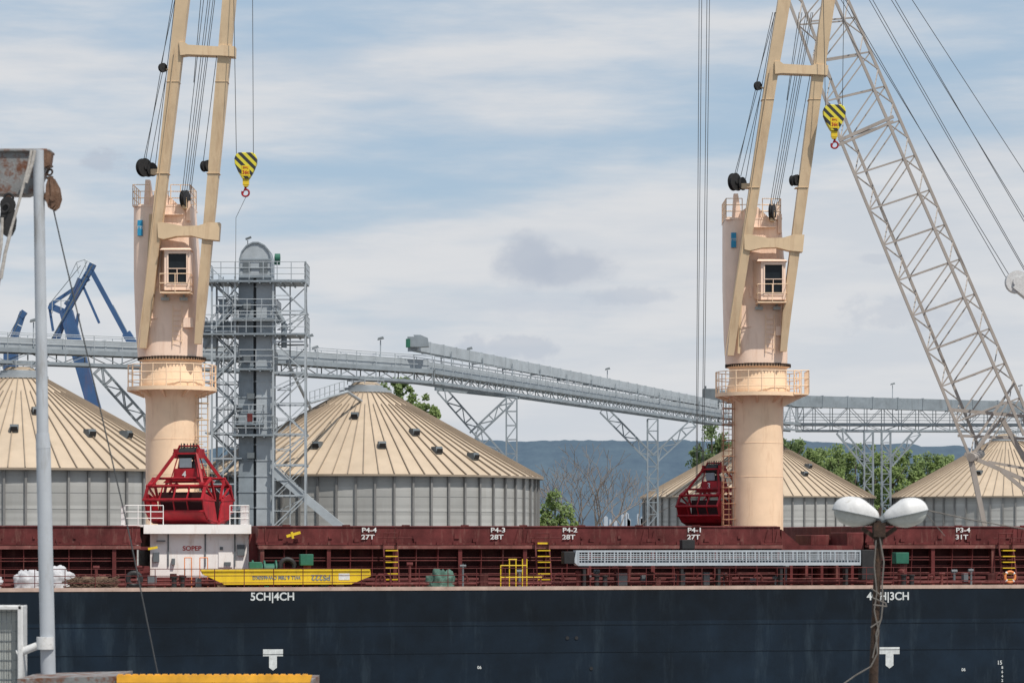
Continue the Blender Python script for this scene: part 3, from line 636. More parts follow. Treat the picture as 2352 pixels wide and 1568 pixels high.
# ================================================================ SILOS
EZ=ZC+4.75; AZ=ZC+12.3; GZ=2.0
def silo(name,x,Y,label,vents):
    R=14.2; n=120
    si=thing('grain_silo',(x,Y,GZ),label,'silo','row of grain silos')
    m=MB(); prof=[(R,GZ),(R,EZ)]
    m.loft([[(x+r*math.cos(2*math.pi*k/n),Y+r*math.sin(2*math.pi*k/n),z) for k in range(n)] for r,z in prof])
    z=GZ+.9
    while z<EZ-.3: m.ring((x,Y),R-.02,R+.025,z,z+.05,n); z+=1.15
    w=m.build('silo_wall','wall',si)
    m=MB()
    for k in range(60):
        a=2*math.pi*k/60; m.beam((x+(R+.1)*math.cos(a),Y+(R+.1)*math.sin(a),GZ),(x+(R+.1)*math.cos(a),Y+(R+.1)*math.sin(a),EZ-.1),.16,.2,up=(math.cos(a),math.sin(a),0))
    m.ring((x,Y),R,R+.3,EZ-.12,EZ,96)
    m.build('wall_stiffener','stiff',si)
    m=MB(); m.lathe((x,Y),[(R+.45,EZ-.02),(1.3,AZ-.15),(1.3,AZ+.1),(1.0,AZ+.35),(.5,AZ+.4)],96)
    rf=m.build('silo_roof','roof',si,angle=20)
    m=MB(); nr=76; sl=(AZ-.15-EZ)/(R+.45-1.3)
    for k in range(nr):
        a=2*math.pi*(k+.5)/nr; r1=1.4 if k%2==0 else 4.0; ca,sa=math.cos(a),math.sin(a)
        p=Vector((x+(R+.5)*ca,Y+(R+.5)*sa,EZ+.045)); q=Vector((x+r1*ca,Y+r1*sa,EZ+(R+.45-r1)*sl+.045))
        m.beam(p,q,.06,.13)
    m.ring((x,Y),R+.4,R+.52,EZ-.12,EZ+.04,96)
    m.build('roof_rib','rib',rf)
    m=MB()
    for k in range(3): m.ring((x,Y),1.35+.35*k,1.45+.35*k,AZ-.1-.2*k,AZ+.1-.2*k,32)
    m.rail([(x+1.5*math.cos(a*math.pi/4),Y+1.5*math.sin(a*math.pi/4),AZ+.2) for a in range(8)],.6,2,.03,1,closed=True)
    m.build('roof_cap','galvlight',rf)
    for (a,r) in vents:
        a=math.radians(a); ca,sa=math.cos(a),math.sin(a); z=EZ+(R+.45-r)*sl; c=Vector((x+r*ca,Y+r*sa,z)); t=Vector((-sa,ca,0)); o=Vector((ca,sa,0))*.75
        m=MB(); m.prism([c-t*.3-o*.4,c-t*.3+o*.5+Vector((0,0,-.2)),c-t*.3+o*.7+Vector((0,0,.05)),c-t*.3+o*.55+Vector((0,0,.4)),c-t*.3-o*.4+Vector((0,0,.4))],t*.6)
        rv=m.build('roof_vent','galvdark',rf)
        m=MB(); m.prism([c-t*.25+o*.56+Vector((0,0,-.1)),c+t*.25+o*.56+Vector((0,0,-.1)),c+t*.25+o*.72+Vector((0,0,.22)),c-t*.25+o*.72+Vector((0,0,.22))],o*.08); m.build('vent_mouth','black',rf)
    return si
V2=[(-95,6.0),(-60,8.5),(-108,10.5),(-80,10.5),(-57,11.2),(-42,12.0)]
silo('a',(45-U0)*205/F,205,'tan-roofed corrugated steel grain silo beneath conveyor bridge',[(-82,9.5),(-70,7.0),(-50,10),(-30,10)])
silo('b',(840-U0)*225/F,225,'tan-roofed corrugated steel grain silo beside bucket elevator tower',V2)
silo('c',(1740-U0)*340/F,340,'tan-roofed corrugated steel grain silo behind deck crane',[(-60,9.8),(-45,8),(-100,9)])
silo('d',(2312-U0)*340/F,340,'tan-roofed corrugated steel grain silo behind lattice boom',[(-120,9.5),(-70,11),(-80,6)])
silo('e',(45-U0)*205/F-12,231,'tan-roofed corrugated steel grain silo in second row',[(-60,9)])
# ================================================================ CONVEYOR BRIDGE
def gal(p,q,depth,h_rail,mbm,mbr,w=1.8,step=2.2,tall=0):
    p=Vector(p);q=Vector(q);d=(q-p);L=d.length;d.normalize();s_=Vector((d.y,-d.x,0)).normalized()*w/2;n=max(1,round(L/step))
    for t in (-1,1):
        o=s_*t
        mbm.beam(p+o,q+o,.18,.34); mbm.beam(p+o+Vector((0,0,-depth)),q+o+Vector((0,0,-depth)),.16,.24)
        for k in range(n+1):
            c=p.lerp(q,k/n)+o; mbm.beam(c+Vector((0,0,tall)),c-Vector((0,0,depth)),.09)
            if k<n:
                c2=p.lerp(q,(k+1)/n)+o; mbm.beam(c-Vector((0,0,depth if k%2 else 0)),c2-Vector((0,0,0 if k%2 else depth)),.06)
                if tall: mbm.beam(c+Vector((0,0,tall if k%2 else 0)),c2+Vector((0,0,0 if k%2 else tall)),.07)
        if tall: mbm.beam(p+o+Vector((0,0,tall)),q+o+Vector((0,0,tall)),.16,.2)
        mbr.rail([p+o*1.02+Vector((0,0,.15)),q+o*1.02+Vector((0,0,.15))],h_rail,3,.03,step)
    mbm.beam(p+Vector((0,0,-.02)),q+Vector((0,0,-.02)),w*.96,.1)
GH=13.9+ZC
def g(u,Y,dz=0): return Vector(((u-U0)*Y/F,Y,GH+dz))
cb=thing('conveyor_bridge',(0,235,GZ),'long grey steel conveyor bridge running over the grain silos','conveyor')
A0=g(-60,203);A1=g(520,214);A2=g(975,231);A3=g(1650,318);A4=g(1830,340);A5=g(2460,342)
m=MB();r_=MB()
for p,q in ((A0,A1),(A1,A2),(A2,A3)): gal(p,q,.9,1.15,m,r_)
gal(A3,A4,.8,1.15,m,r_,tall=2.3); gal(A4,A5,.8,1.15,m,r_,tall=2.2)
m.build('walkway_girder','galv',cb); r_.build('walkway_railing','galvlight',cb)
def housing(mb,p,q,w,h,dz):
    p=Vector(p)+Vector((0,0,dz));q=Vector(q)+Vector((0,0,dz)); mb.beam(p,q,w,h)
    L=(q-p).length;n=int(L/3)
    for k in range(n+1):
        c=p.lerp(q,k/n); d=(q-p).normalized(); mb.beam(c-d*.06,c+d*.06,w*1.08,h*1.12)
m=MB(); housing(m,A0,A1,.8,.9,.55); housing(m,A1,A2,.8,.9,.55); housing(m,A2,A3,.8,.7,.5); m.build('conveyor_housing','galvlight',cb)
B0=g(948,229.5,2.15);B1=g(1640,316,1.35)
m=MB(); housing(m,B0,B1,.8,.9,0); m.build('conveyor_housing','galvlight',cb)
m=MB(); housing(m,g(1640,325,2.9),g(1830,338,2.9),1.3,1.4,-.1); housing(m,g(1830,338,2.8),g(2460,341,2.0),1.3,1.4,0); m.build('conveyor_housing','galv',cb)
m=MB(); c=g(950,229,2.35); m.box(c.x-.5,c.y-.7,c.z-.4,c.x+.6,c.y+.7,c.z+.45); m.prism([(c.x+.6,c.y-.65,c.z-.4),(c.x+1.3,c.y-.65,c.z-.35),(c.x+1.2,c.y-.65,c.z+.35),(c.x+.6,c.y-.65,c.z+.6),(c.x,c.y-.65,c.z+.6)],(0,1.3,0)); m.build('drive_head','galv',cb)
m=MB(); c=g(938,229,2.1); m.box(c.x-.18,c.y-.9,c.z-.2,c.x+.18,c.y-.4,c.z+.5); m.build('drive_motor','green',cb)
for k in range(1,12):
    m=MB(); c=B0.lerp(B1,k/12)
    for s_ in (-1,1): m.beam(c+Vector((.45*s_,-.3*s_,0)),c+Vector((.45*s_,-.3*s_,-2.0+.07*k)),.09)
    m.beam(c+Vector((.5,-.33,-.5)),c+Vector((-.5,.33,-.5)),.1); m.build('housing_frame','galv',cb)
for u,dz in ((1650,3.3),(1620,3.6)): m=MB(); m.beam(g(u,318,-1),g(u,318,dz),.25); m.build('housing_post','galvdark',cb)
m=MB(); m.gbox(1615,892,1652,925,316,1.5); m.build('transfer_box','galvdark',cb,bevel=.05)
def lattice(mb,p,q,w,dep=.8,ch=.14,step=1.3):
    p=Vector(p);q=Vector(q);d=(q-p).normalized(); a=Vector((d.z,0,-d.x)); 
    if a.length<.2: a=Vector((1,0,0))
    a=a.normalized()*w/2; b=Vector((0,dep/2,0)); n=max(2,round((q-p).length/step))
    for sa in (-1,1):
        for sb_ in (-1,1): mb.beam(p+a*sa+b*sb_,q+a*sa+b*sb_,ch)
    for k in range(n):
        c0=p.lerp(q,k/n);c1=p.lerp(q,(k+1)/n); s_=1 if k%2 else -1
        for sb_ in (-1,1): mb.beam(c0+a*s_+b*sb_,c1-a*s_+b*sb_,ch*.6); mb.beam(c0+a+b*sb_,c0-a+b*sb_,ch*.6)
def trestle(specs,Y):
    m=MB()
    for (u0,v0,u1,v1,w) in specs:
        p=G(u0,v0,Y);q=G(u1,v1,Y)
        if v1>=1200: q.z=GZ
        lattice(m,p,q,w)
    m.build('trestle','galv',cb)
trestle([(1175,912,1175,1210,.95),(1012,893,1160,1062,.8),(1172,918,1085,1000,.7)],245)
m=MB(); m.beam(G(1000,892,245),G(1192,912,252),.25,.35); m.build('trestle_beam','galv',cb)
trestle([(1499,962,1499,1210,1.1),(1385,940,1495,1052,.9),(1592,972,1505,1052,.9)],290)
trestle([(1995,992,1995,1210,1.1),(2035,992,2035,1210,1.1),(1928,990,1990,1065,.9),(2108,992,2042,1065,.9)],338)
trestle([(225,850,345,985,.8)],212); trestle([(2250,1000,2250,1210,1.0)],341)
def lamp(u,Y,vt):
    p=G(u,vt,Y); z0=GH+.1
    t=thing('floodlight_post',(p.x,p.y,z0),'small grey floodlight post standing on conveyor bridge walkway','floodlight','floodlights along conveyor bridge')
    m=MB(); m.tube((p.x,p.y,z0),(p.x,p.y,p.z),.05,6); m.build('post','galvlight',t)
    m=MB(); m.hexa([(p.x-.25,p.y-.3,p.z),(p.x+.3,p.y-.3,p.z+.12),(p.x+.3,p.y+.2,p.z+.12),(p.x-.25,p.y+.2,p.z),(p.x-.2,p.y-.25,p.z+.18),(p.x+.22,p.y-.25,p.z+.3),(p.x+.22,p.y+.18,p.z+.3),(p.x-.2,p.y+.18,p.z+.18)]); m.build('lamp_head','galvdark',t)
for u,Y,v in ((724,221,802),(874,227,781),(1078,243,804),(1395,285,850),(77,205,740),(2050,340,884),(2343,341,888),(712,221,775)): lamp(u,Y,v)
# ================================================================ ELEVATOR TOWER
YT=206.0; kT=YT/F
et=thing('elevator_tower',(G(620,1230,YT).x,YT,GZ),'grey galvanised bucket elevator tower with lattice frame and stairs','tower')
T=lambda u,v,dy=0: Vector(((u-U0)*kT,YT+dy,ZC+(V0-v)*kT))
def tbox(m,u0,v0,u1,v1,y0,y1):
    a=T(u0,v0);b=T(u1,v1); m.box(a.x,YT+y0,b.z if v1<1205 else GZ,b.x,YT+y1,a.z)
for u0,u1,y0,y1,mt_ in ((551,585,-1,.2,'galv'),(592,627,-1.1,.1,'galvlight')):
    m=MB(); tbox(m,u0,640,u1,1210,y0,y1)
    for v in range(660,1200,36): tbox(m,u0-2,v,u1+2,v+3,y0-.05,y1+.05)
    m.build('elevator_leg',mt_,et)
m=MB(); tbox(m,585.5,640,591.5,1210,-.6,0); m.build('elevator_leg_web','galvdark',et)
hood=[(554,640),(627,640),(627,600),(622,582),(611,568),(597,561),(584,561),(570,568),(559,582),(554,600)]
m=MB(); m.prism([T(a,b,-1.2) for a,b in hood],(0,1.9,0)); hd=m.build('elevator_head','galvlight',et,angle=10)
for y0 in (-1.26,.68):
    m=MB()
    for (a,b),(c,d) in zip(hood[1:],hood[2:]+hood[:1]): m.beam(T(a,b,y0),T(c,d,y0),.1)
    m.beam(T(554,600,y0),T(627,600,y0),.1); m.beam(T(554,619,y0),T(627,619,y0),.08); m.beam(T(553,639,y0),T(628,639,y0),.16)
    m.build('head_flange','galv',hd)
m=MB(); tbox(m,562,606,578,630,-1.27,-1.2); m.build('inspection_hatch','galvdark',hd)
m=MB(); tbox(m,600,606,618,630,-1.27,-1.2); m.build('inspection_hatch','galvdark',hd)
m=MB(); m.tube(T(634,596,-1.0),T(646,596,-1.0),.34,12); tbox(m,633,592,645,610,-1.1,-.5); m.build('drive_motor','green',et)
m=MB()
yN,yF=-1.6,1.8
for (u) in (632,668,705):
    for y in (yN,yF):
        if u==668 and y==yN: continue
        m.beam(T(u+(6 if y>0 else 0)*(-1),605 if u>700 else 640,y),Vector((T(u+(6 if y>0 else 0)*(-1),0,y).x,YT+y,GZ)),.15 if u!=668 else .09)
lv=list(range(648,1215,70))
for i,v in enumerate(lv[:-1]):
    v2=lv[i+1]; vm_=(v+v2)/2
    for y in (yN,yF):
        m.beam(T(632,v,y),T(705,v,y),.11)
        if i%2==0: m.beam(T(632,v,y),T(705,v2,y),.09)
        else: m.beam(T(705,v,y),T(632,v2,y),.09)
        if i in (1,3,4,6) or y>0: m.beam(T(705,v,y+.05),T(632,v2,y+.05) if i%2==0 else T(632,vm_,y+.05),.07)
        m.beam(T(632,vm_,y),T(668,vm_,y),.06)
    for u in (632,705): m.beam(T(u,v,yN),T(u-4,v2,yF),.08)
    m.beam(T(632,v,yN),T(632,v,yF),.1);m.beam(T(705,v,yN),T(699,v,yF),.1)
m.build('lattice_frame','galvlight',et)
m=MB()
for u in (492,518,545):
    for y in (yN,yF): m.beam(T(u,640,y),Vector((T(u,0,y).x,YT+y,GZ)),.14 if u!=518 else .07)
lv2=list(range(648,1230,58))
for i,v in enumerate(lv2[:-1]):
    v2=lv2[i+1]
    m.beam(T(492,v,yN),T(545,v,yN),.1); m.beam(T(492,v,yF),T(545,v,yF),.1); m.beam(T(492,(v+v2)/2,yF),T(545,(v+v2)/2,yF),.06)
    m.beam(T(492 if i%2 else 545,v,yF),T(545 if i%2 else 492,v2,yF),.08); m.beam(T(545 if i%2 else 492,v,yN),T(492 if i%2 else 545,v2,yN),.06)
m.build('stair_frame','galvlight',et)
m=MB()
for i,v in enumerate(lv2[:-1]):
    v2=lv2[i+1]; a,b=(488,548) if i%2==0 else (548,488)
    y=-1.3 if i%2 else -.3
    p=T(a,v,y);q=T(b,v2,y)
    for dy in (0,.8):
        o=Vector((0,dy,0)); m.beam(p+o,q+o,.06,.22); m.beam(p+o+Vector((0,0,1)),q+o+Vector((0,0,1)),.05)
        for k in range(5): c=p.lerp(q,k/4)+o; m.beam(c,c+Vector((0,0,1)),.035)
    for k in range(9): c=p.lerp(q,(k+.5)/9); m.box(c.x-.14,c.y,c.z-.03,c.x+.14,c.y+.8,c.z+.02)
    tbox(m,a-12 if a<500 else a-2,v-2,a+2 if a<500 else a+12,v+1,-1.6,1.0)
m.build('staircase','galv',et)
for (u0,u1,v) in ((482,706,650),(470,706,770),(540,640,735),(555,632,850),(545,610,975),(540,632,1000)):
    m=MB(); tbox(m,u0,v-1,u1,v+3,-2.0,2.0)
    for k in range(int((u1-u0)/24)+1): u=u0+24*k; m.beam(T(u,v+4,-2),T(u,v+4,2),.1,.14)
    pl=m.build('platform','galv',et)
    m=MB(); a=T(u0,v-2,-2);b=T(u1,v-2,-2); m.rail([a+Vector((0,4,0)),a,b,b+Vector((0,4,0))],1.35,3,.03,1.1); m.build('platform_railing','galvlight',pl)
for q in ((465,742,545,765,-.8,.9),(470,775,500,800,-1,.4),(505,690,520,720,-.6,.4)):
    m=MB(); tbox(m,*q); tbox(m,q[0]-2,q[1]-2,q[2]+2,q[1]+2,q[4]-.1,q[5]+.1); m.build('transfer_box','galv',et)
for v in (700,820,905,1040): m=MB(); tbox(m,556+(v%3)*8,v,572+(v%3)*8,v+13,-1.5,-1.12); m.build('junction_box','galvdark',et)
m=MB(); m.tube(T(545,690,-.9),T(470,800,-.9),.25,10); m.build('transfer_spout','galv',et)
m=MB(); m.tube(T(628,700,-1),T(655,745,-1),.22,10); m.tube(T(655,745,-1),T(655,800,-1),.22,10); m.build('transfer_spout','galv',et)
m=MB(); m.beam(T(628,1080,-1.2),T(792,1216,-1.2),.7,.6); m.build('discharge_chute','galvlight',et)
m=MB(); tbox(m,574,952,586,970,-2.1,-2.05); m.build('warning_board','maroon',et)
m=MB(); m.tube(T(572,555,-1),T(572,640,-1),.035); m.beam(T(567,553,-1),T(580,548,-1),.15); m.build('head_lamp','galvdark',et)
m=MB(); m.tube(T(660,830,0),T(700,930,6),.13,8); m.build('grain_spout','galvlight',et)
m=MB(); m.tube(T(705,920,3),T(775,880,12),.12,8); m.tube(T(775,880,12),T(815,905,17),.13,8); m.rail([T(705,925,3),T(770,886,11)],1.0,2,.03,1.2); m.build('grain_spout','galvlight',et)
# ================================================================ BLUE CRANES
def bcrane(u0_,Y,body,cables,rails,label):
    base=G(u0_,1200,Y); base.z=GZ
    b=thing('harbour_crane',base,label,'crane','blue harbour cranes')
    for nm,lst,mt in (('crane_body',body,'blue'),('stay_cable',cables,'galvdark'),('crane_rail',rails,'galvlight')):
        m=MB()
        for (u0,v0,u1,v1,w) in lst:
            if nm=='crane_body': m.beam(G(u0,v0,Y),G(u1,v1,Y),w,w*1.2)
            else: m.tube(G(u0,v0,Y-1),G(u1,v1,Y-1),w,5)
        if lst: m.build(nm,mt,b)
bcrane(200,300,
 [(208,618,150,722,.55),(208,618,302,792,.42),(152,715,232,990,1.15),(158,722,75,870,.45),(113,702,160,722,.6),(150,700,195,650,.35),(115,700,205,640,.3),(113,702,122,760,.25),(185,640,160,700,.5),(232,985,210,1200,1.2),(75,868,90,1200,.5),(115,790,190,810,.5),(208,618,214,606,.6),(190,655,228,742,.22),(290,765,312,800,.8),(150,735,130,790,.3),(180,720,170,780,.3)],
 [(214,606,118,780,.05),(210,610,90,830,.05),(185,610,112,700,.04),(200,600,150,700,.04)],
 [(176,602,195,596,.05),(195,596,215,606,.05),(176,602,180,628,.05),(195,596,198,622,.05),(158,640,176,602,.05),(120,690,160,690,.05),(120,690,120,720,.05),(140,690,140,712,.05),(260,700,292,760,.05)],
 'blue level-luffing harbour crane behind the conveyor bridge')
bcrane(30,330,[(52,716,18,806,.5),(56,718,30,800,.35),(48,728,57,715,.6),(25,800,25,1200,1.5)],[(50,715,5,800,.05),(45,735,8,812,.05)],[(40,745,50,750,.06)],'small blue harbour crane boom behind conveyor bridge')
# ================================================================ LATTICE BOOM CRANE
YB=181.0
lc=thing('lattice_boom_crane',(G(2420,1230,YB).x,YB,GZ),'grey lattice boom crane standing on far quay beside the ship','crane')
nodesN=[((1800,-30),(1905,-30)),((1930,320),(2042,285)),((2228,1050),(2352,1000)),((2262,1120),(2420,1150))]
def lerp2(a,b,t): return (a[0]+(b[0]-a[0])*t,a[1]+(b[1]-a[1])*t)
def B(pt,far): return G(pt[0]+(26 if far else 0),pt[1]-(8 if far else 0),YB+(3.0 if far else 0))
m=MB()
for i in range(2):
    (l0,r0),(l1,r1)=nodesN[i],nodesN[i+1]
    for far in (0,1):
        m.beam(B(l0,far),B(l1,far),.18); m.beam(B(r0,far),B(r1,far),.18)
m.beam(B((2262,1210),0),B((2228,1050),0),.3); m.tube(B((2228,1050),0)+Vector((0,-.3,0)),B((2228,1050),1)+Vector((0,.3,0)),.3,12)
m.build('boom_chord','boom',lc)
m=MB()
for i,n in ((0,4),(1,9)):
    (l0,r0),(l1,r1)=nodesN[i],nodesN[i+1]
    for k in range(n):
        t0=k/n;t1=(k+1)/n;tm=(k+.5)/n
        for far in (0,1):
            m.beam(B(lerp2(l0,l1,t0),far),B(lerp2(r0,r1,t0),far),.10)
            m.beam(B(lerp2(r0,r1,t0),far),B(lerp2(l0,l1,t1),far),.09)
        m.beam(B(lerp2(l0,l1,t0),0),B(lerp2(l0,l1,tm),1),.07);m.beam(B(lerp2(l0,l1,tm),1),B(lerp2(l0,l1,t1),0),.07)
        m.beam(B(lerp2(r0,r1,t0),0),B(lerp2(r0,r1,tm),1),.07);m.beam(B(lerp2(r0,r1,tm),1),B(lerp2(r0,r1,t1),0),.07)
m.beam(B((1927,323),0),B((2052,268),0),.22);m.beam(B((1927,333),0),B((2052,279),0),.18)
m.build('boom_lacing','boom',lc)
m=MB()
for (a,b,c,d,w) in ((2178,940,2420,962,.22),(2200,1000,2420,1010,.18),(2215,1042,2420,1130,.25),(2300,960,2380,1100,.3),(2230,1050,2300,960,.18),(2330,880,2240,1010,.15),(2270,1060,2352,1075,.16),(2262,1208,2230,1050,.3),(2300,1080,2420,1180,.25),(2352,960,2420,1120,.3)):
    m.beam(G(a,b,YB+1),G(c,d,YB+1),w)
m.box(G(2375,1,YB).x,YB-1,GZ,G(2450,1,YB).x,YB+3,ZC+1.5)
m.build('boom_foot','boom',lc)
m=MB(); c=G(2335,648,YB-1)
m.tube(c+Vector((0,-.3,0)),c+Vector((0,.3,0)),.75,22); m.tube(c+Vector((0,-.45,0)),c+Vector((0,-.3,0)),.3,14); m.beam(c,G(2400,700,YB-1),.9,1.0); m.beam(G(2360,640,YB-1),G(2420,1150,YB),.5)
m.build('stay_sheave','lampshell',lc)
m=MB()
for (a,b,c,d) in ((1895,-60,2318,632),(1985,-20,2352,620),(1993,-20,2360,628),(2035,-20,2420,610),(2044,-20,2420,625),(2082,-20,2420,500),(1930,-20,2312,640)):
    m.tube(G(a,b,YB-.5),G(c,d,YB-.5),.024,5)
m.build('stay_wire','rope',lc)
for (a,b) in ((1606,1598),(1612,1600),(1624,1611),(1630,1614)):
    m=MB(); m.tube(G(a,-30,170),G(b,1225,170),.022,5)
    hr=m.build('hoist_rope','rope',None,'taut steel hoist rope hanging vertically from a crane'); hr['category']='rope'; hr['group']='hanging hoist ropes'
# ================================================================ TREES
def tree(u,vtop,Y,w,nl,mt='leaf',dead=False,seed=0,zb=GZ,zc=.62):
    rnd=random.Random(seed); p=G(u,vtop,Y); H=p.z-zb; base=Vector((p.x,Y,zb))
    t=thing('dead_tree' if dead else 'tree',base,'bare leafless grey tree behind the ship' if dead else 'leafy green tree growing behind the grain silos','tree','trees behind the silos')
    m=MB()
    def br(a,d,L,r,dep):
        b=a+d*L; m.tube(a,b,max(r,.028),5,max(r*.7,.024))
        if dep==0: return
        for k in range(2 if rnd.random()<.7 else 3):
            sgn=1 if k%2 else -1
            nd=(d+Vector((sgn*rnd.uniform(.2,.7),rnd.uniform(-.5,.5),rnd.uniform(-.1,.35)))).normalized()
            br(b if k<2 else a.lerp(b,.6),nd,L*rnd.uniform(.62,.85),r*.62,dep-1)
    tr=.018*H+.05
    if dead: br(base,Vector((rnd.uniform(-.08,.08),0,1)).normalized(),H*.34,tr*.8,6)
    else:
        m.tube(base,base+Vector((0,0,H*.55)),tr,8,tr*.6)
        m.tube(base+Vector((0,0,H*.55)),base+Vector((0,0,H*.92)),tr*.6,6,tr*.15)
        for k in range(9): 
            a=base+Vector((0,0,H*rnd.uniform(.35,.8))); an=rnd.uniform(0,6.28); m.tube(a,a+Vector((math.cos(an)*w*.4,math.sin(an)*w*.4,H*.13)),tr*.3,5,tr*.08)
    m.build('trunk','deadbark' if dead else 'bark',t)
    if dead: return
    m=MB(); cl=[]
    hh=H*(1-zc+.01)
    for k in range(60):
        while 1:
            q=Vector((rnd.uniform(-1,1),rnd.uniform(-1,1),rnd.uniform(-1,1)))
            if q.length<1: break
        q=q*(q.length**-.3)
        cl.append((base+Vector((q.x*w*.5,q.y*w*.5,H*zc+q.z*hh)),rnd.uniform(.08,.16)*w))
    for k in range(nl):
        c,r=rnd.choice(cl); d=Vector((rnd.gauss(0,1),rnd.gauss(0,1),rnd.gauss(0,1))).normalized()*r*rnd.uniform(.4,1.15)
        c=c+d; s_=rnd.uniform(.13,.26)*(Y/300)**.5; a=Vector((rnd.gauss(0,1),rnd.gauss(0,1),rnd.gauss(0,1))).normalized(); b=a.orthogonal().normalized(); 
        i=m.av([c-a*s_,c+b*s_*.7,c+a*s_,c-b*s_*.7]); m.f.append((i,i+1,i+2,i+3))
    m.build('crown',mt,t,angle=180)
tree(893,872,262,3.4,3400,'leaf',seed=1,zc=.86); tree(928,874,264,3.6,3600,'leaf',seed=2,zc=.86); tree(974,908,262,3.0,3200,'leaf',seed=3,zc=.85)
for i,(u,v) in enumerate(((1248,1150),(1275,1130),(1300,1152),(1322,1180),(1230,1175))): tree(u,v,300,3.6,2400,seed=10+i)
tree(1635,968,400,6,3400,'leafdark',seed=20,zc=.78); tree(1665,985,402,5,2600,'leafdark',seed=21,zc=.75)
for i,(u,v) in enumerate(((1812,990),(1848,1012),(1885,1015),(1925,1018),(1965,1028),(2010,1030),(2050,1036),(2090,1042),(2130,1036),(2165,1042),(2205,1062),(1797,1025))): tree(u,v,400+6*(i%3),5.6,4000,'leaf' if i%4 else 'leafdark',seed=30+i,zc=.76)
for i,(u,v) in enumerate(((1345,1055),(1385,1078),(1312,1105))): tree(u,v,320,5,0,dead=True,seed=[52,57,61][i])
# ================================================================ HILLS, GROUND, WATER
NZ=noise
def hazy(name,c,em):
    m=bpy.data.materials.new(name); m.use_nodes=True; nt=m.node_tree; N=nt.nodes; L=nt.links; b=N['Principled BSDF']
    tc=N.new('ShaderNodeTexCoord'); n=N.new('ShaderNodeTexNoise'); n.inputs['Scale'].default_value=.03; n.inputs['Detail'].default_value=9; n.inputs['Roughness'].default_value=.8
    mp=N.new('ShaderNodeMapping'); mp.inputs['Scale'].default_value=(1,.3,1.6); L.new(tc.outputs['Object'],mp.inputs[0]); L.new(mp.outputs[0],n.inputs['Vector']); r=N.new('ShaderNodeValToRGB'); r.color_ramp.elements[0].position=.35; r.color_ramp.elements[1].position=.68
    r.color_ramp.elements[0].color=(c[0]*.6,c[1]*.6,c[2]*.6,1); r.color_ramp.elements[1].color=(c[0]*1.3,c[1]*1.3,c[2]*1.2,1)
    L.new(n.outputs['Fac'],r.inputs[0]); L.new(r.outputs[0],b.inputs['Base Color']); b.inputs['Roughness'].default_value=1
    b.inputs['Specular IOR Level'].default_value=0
    b.inputs['Emission Color'].default_value=(*em,1); b.inputs['Emission Strength'].default_value=1.0  # bluish emission paints the distance haze onto the hillside
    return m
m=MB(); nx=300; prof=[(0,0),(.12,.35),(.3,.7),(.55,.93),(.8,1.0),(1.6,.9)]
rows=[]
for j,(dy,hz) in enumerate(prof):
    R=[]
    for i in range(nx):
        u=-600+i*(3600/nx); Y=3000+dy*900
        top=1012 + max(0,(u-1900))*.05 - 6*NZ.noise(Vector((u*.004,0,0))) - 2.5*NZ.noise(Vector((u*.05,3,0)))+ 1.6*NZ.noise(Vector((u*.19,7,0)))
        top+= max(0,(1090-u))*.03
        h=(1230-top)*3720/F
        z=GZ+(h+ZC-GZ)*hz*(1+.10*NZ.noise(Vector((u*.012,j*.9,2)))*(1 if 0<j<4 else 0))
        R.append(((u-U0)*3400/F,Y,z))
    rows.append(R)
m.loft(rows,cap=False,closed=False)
m.build('hills',hazy('forest_hillside_painted_haze',(.040,.054,.060),(.070,.108,.168)),None,kind='structure',angle=180)
rnd=random.Random(5)
for k in range(12):
    u=rnd.uniform(1385,1475); v=rnd.uniform(1178,1198); w=rnd.uniform(4,9)
    a=G(u,v,2600); s=2600/F; m=MB(); m.box(a.x,2600,GZ,a.x+w*s,2612,a.z); m.prism([(a.x,2600,a.z),(a.x+w*s,2600,a.z),(a.x+w*s*.5,2600,a.z+1.4)],(0,12,0))
    m.build('distant_building','building',None,'pale distant town building below the wooded hills',category='building',group='distant town buildings')
m=MB(SM); m.box(-3000,13.8,GZ-6,4000,9000,GZ); m.build('quay_ground','concrete',None,kind='structure')
m=MB(); m.box(-300,-60,GZ-6,300,75,GZ); m.build('quay','concrete',None,kind='structure')
wm=mat('harbour_water',(.02,.05,.06),.08,0,.2,.2,bump=.4)
m=MB(); m.box(-3000,-500,-1,3000,9000,0); m.build('water',wm,None,kind='structure')
# ================================================================ FOREGROUND MAST
YM=31.0
dm=thing('derrick_mast',(G(112,1,YM).x,YM,GZ),'pale grey steel mast with rusty pulley beam and hanging ropes','mast')
Q=lambda u,v,dy=0: G(u,v,YM+dy)
m=MB()
m.tube(Q(88,345),Q(98,1000),.062,20,.068); m.tube(Q(98,995),Q(99.5,1030),.075,20,.085); m.tube(Q(99.5,1030),Q(111,1552),.083,20,.085)
b1=Q(111,1552); m.tube(b1,Vector((b1.x+.15,YM,GZ)),.085,20,.1)
m.build('mast_pole','polepaint',dm)
m=MB(); m.prism([Q(-40,341,.12),Q(108,341,.12),Q(115,352,.12),Q(112,372,.12),Q(82,440,.12),Q(60,448,.12),Q(-40,446,.12)],(0,.25,0)); m.box(Q(-40,1).x,YM+.08,Q(1,346).z,Q(112,1).x,YM+.42,Q(1,340).z)
m.build('head_beam','rusty',dm,bevel=.01)
m=MB(); m.prism([Q(98,345,.02),Q(118,350,.02),Q(114,380,.02),Q(100,384,.02)],(0,.1,0)); m.build('shackle','rustplate',dm)
for i,v in enumerate((384,396,408)): m=MB(); m.torus(Q(114,v,.05),(1,0,.2),(0,0,1) if i%2 else (0,1,.3),.032,.012,12,6); m.build('chain_link','rustdark',dm)
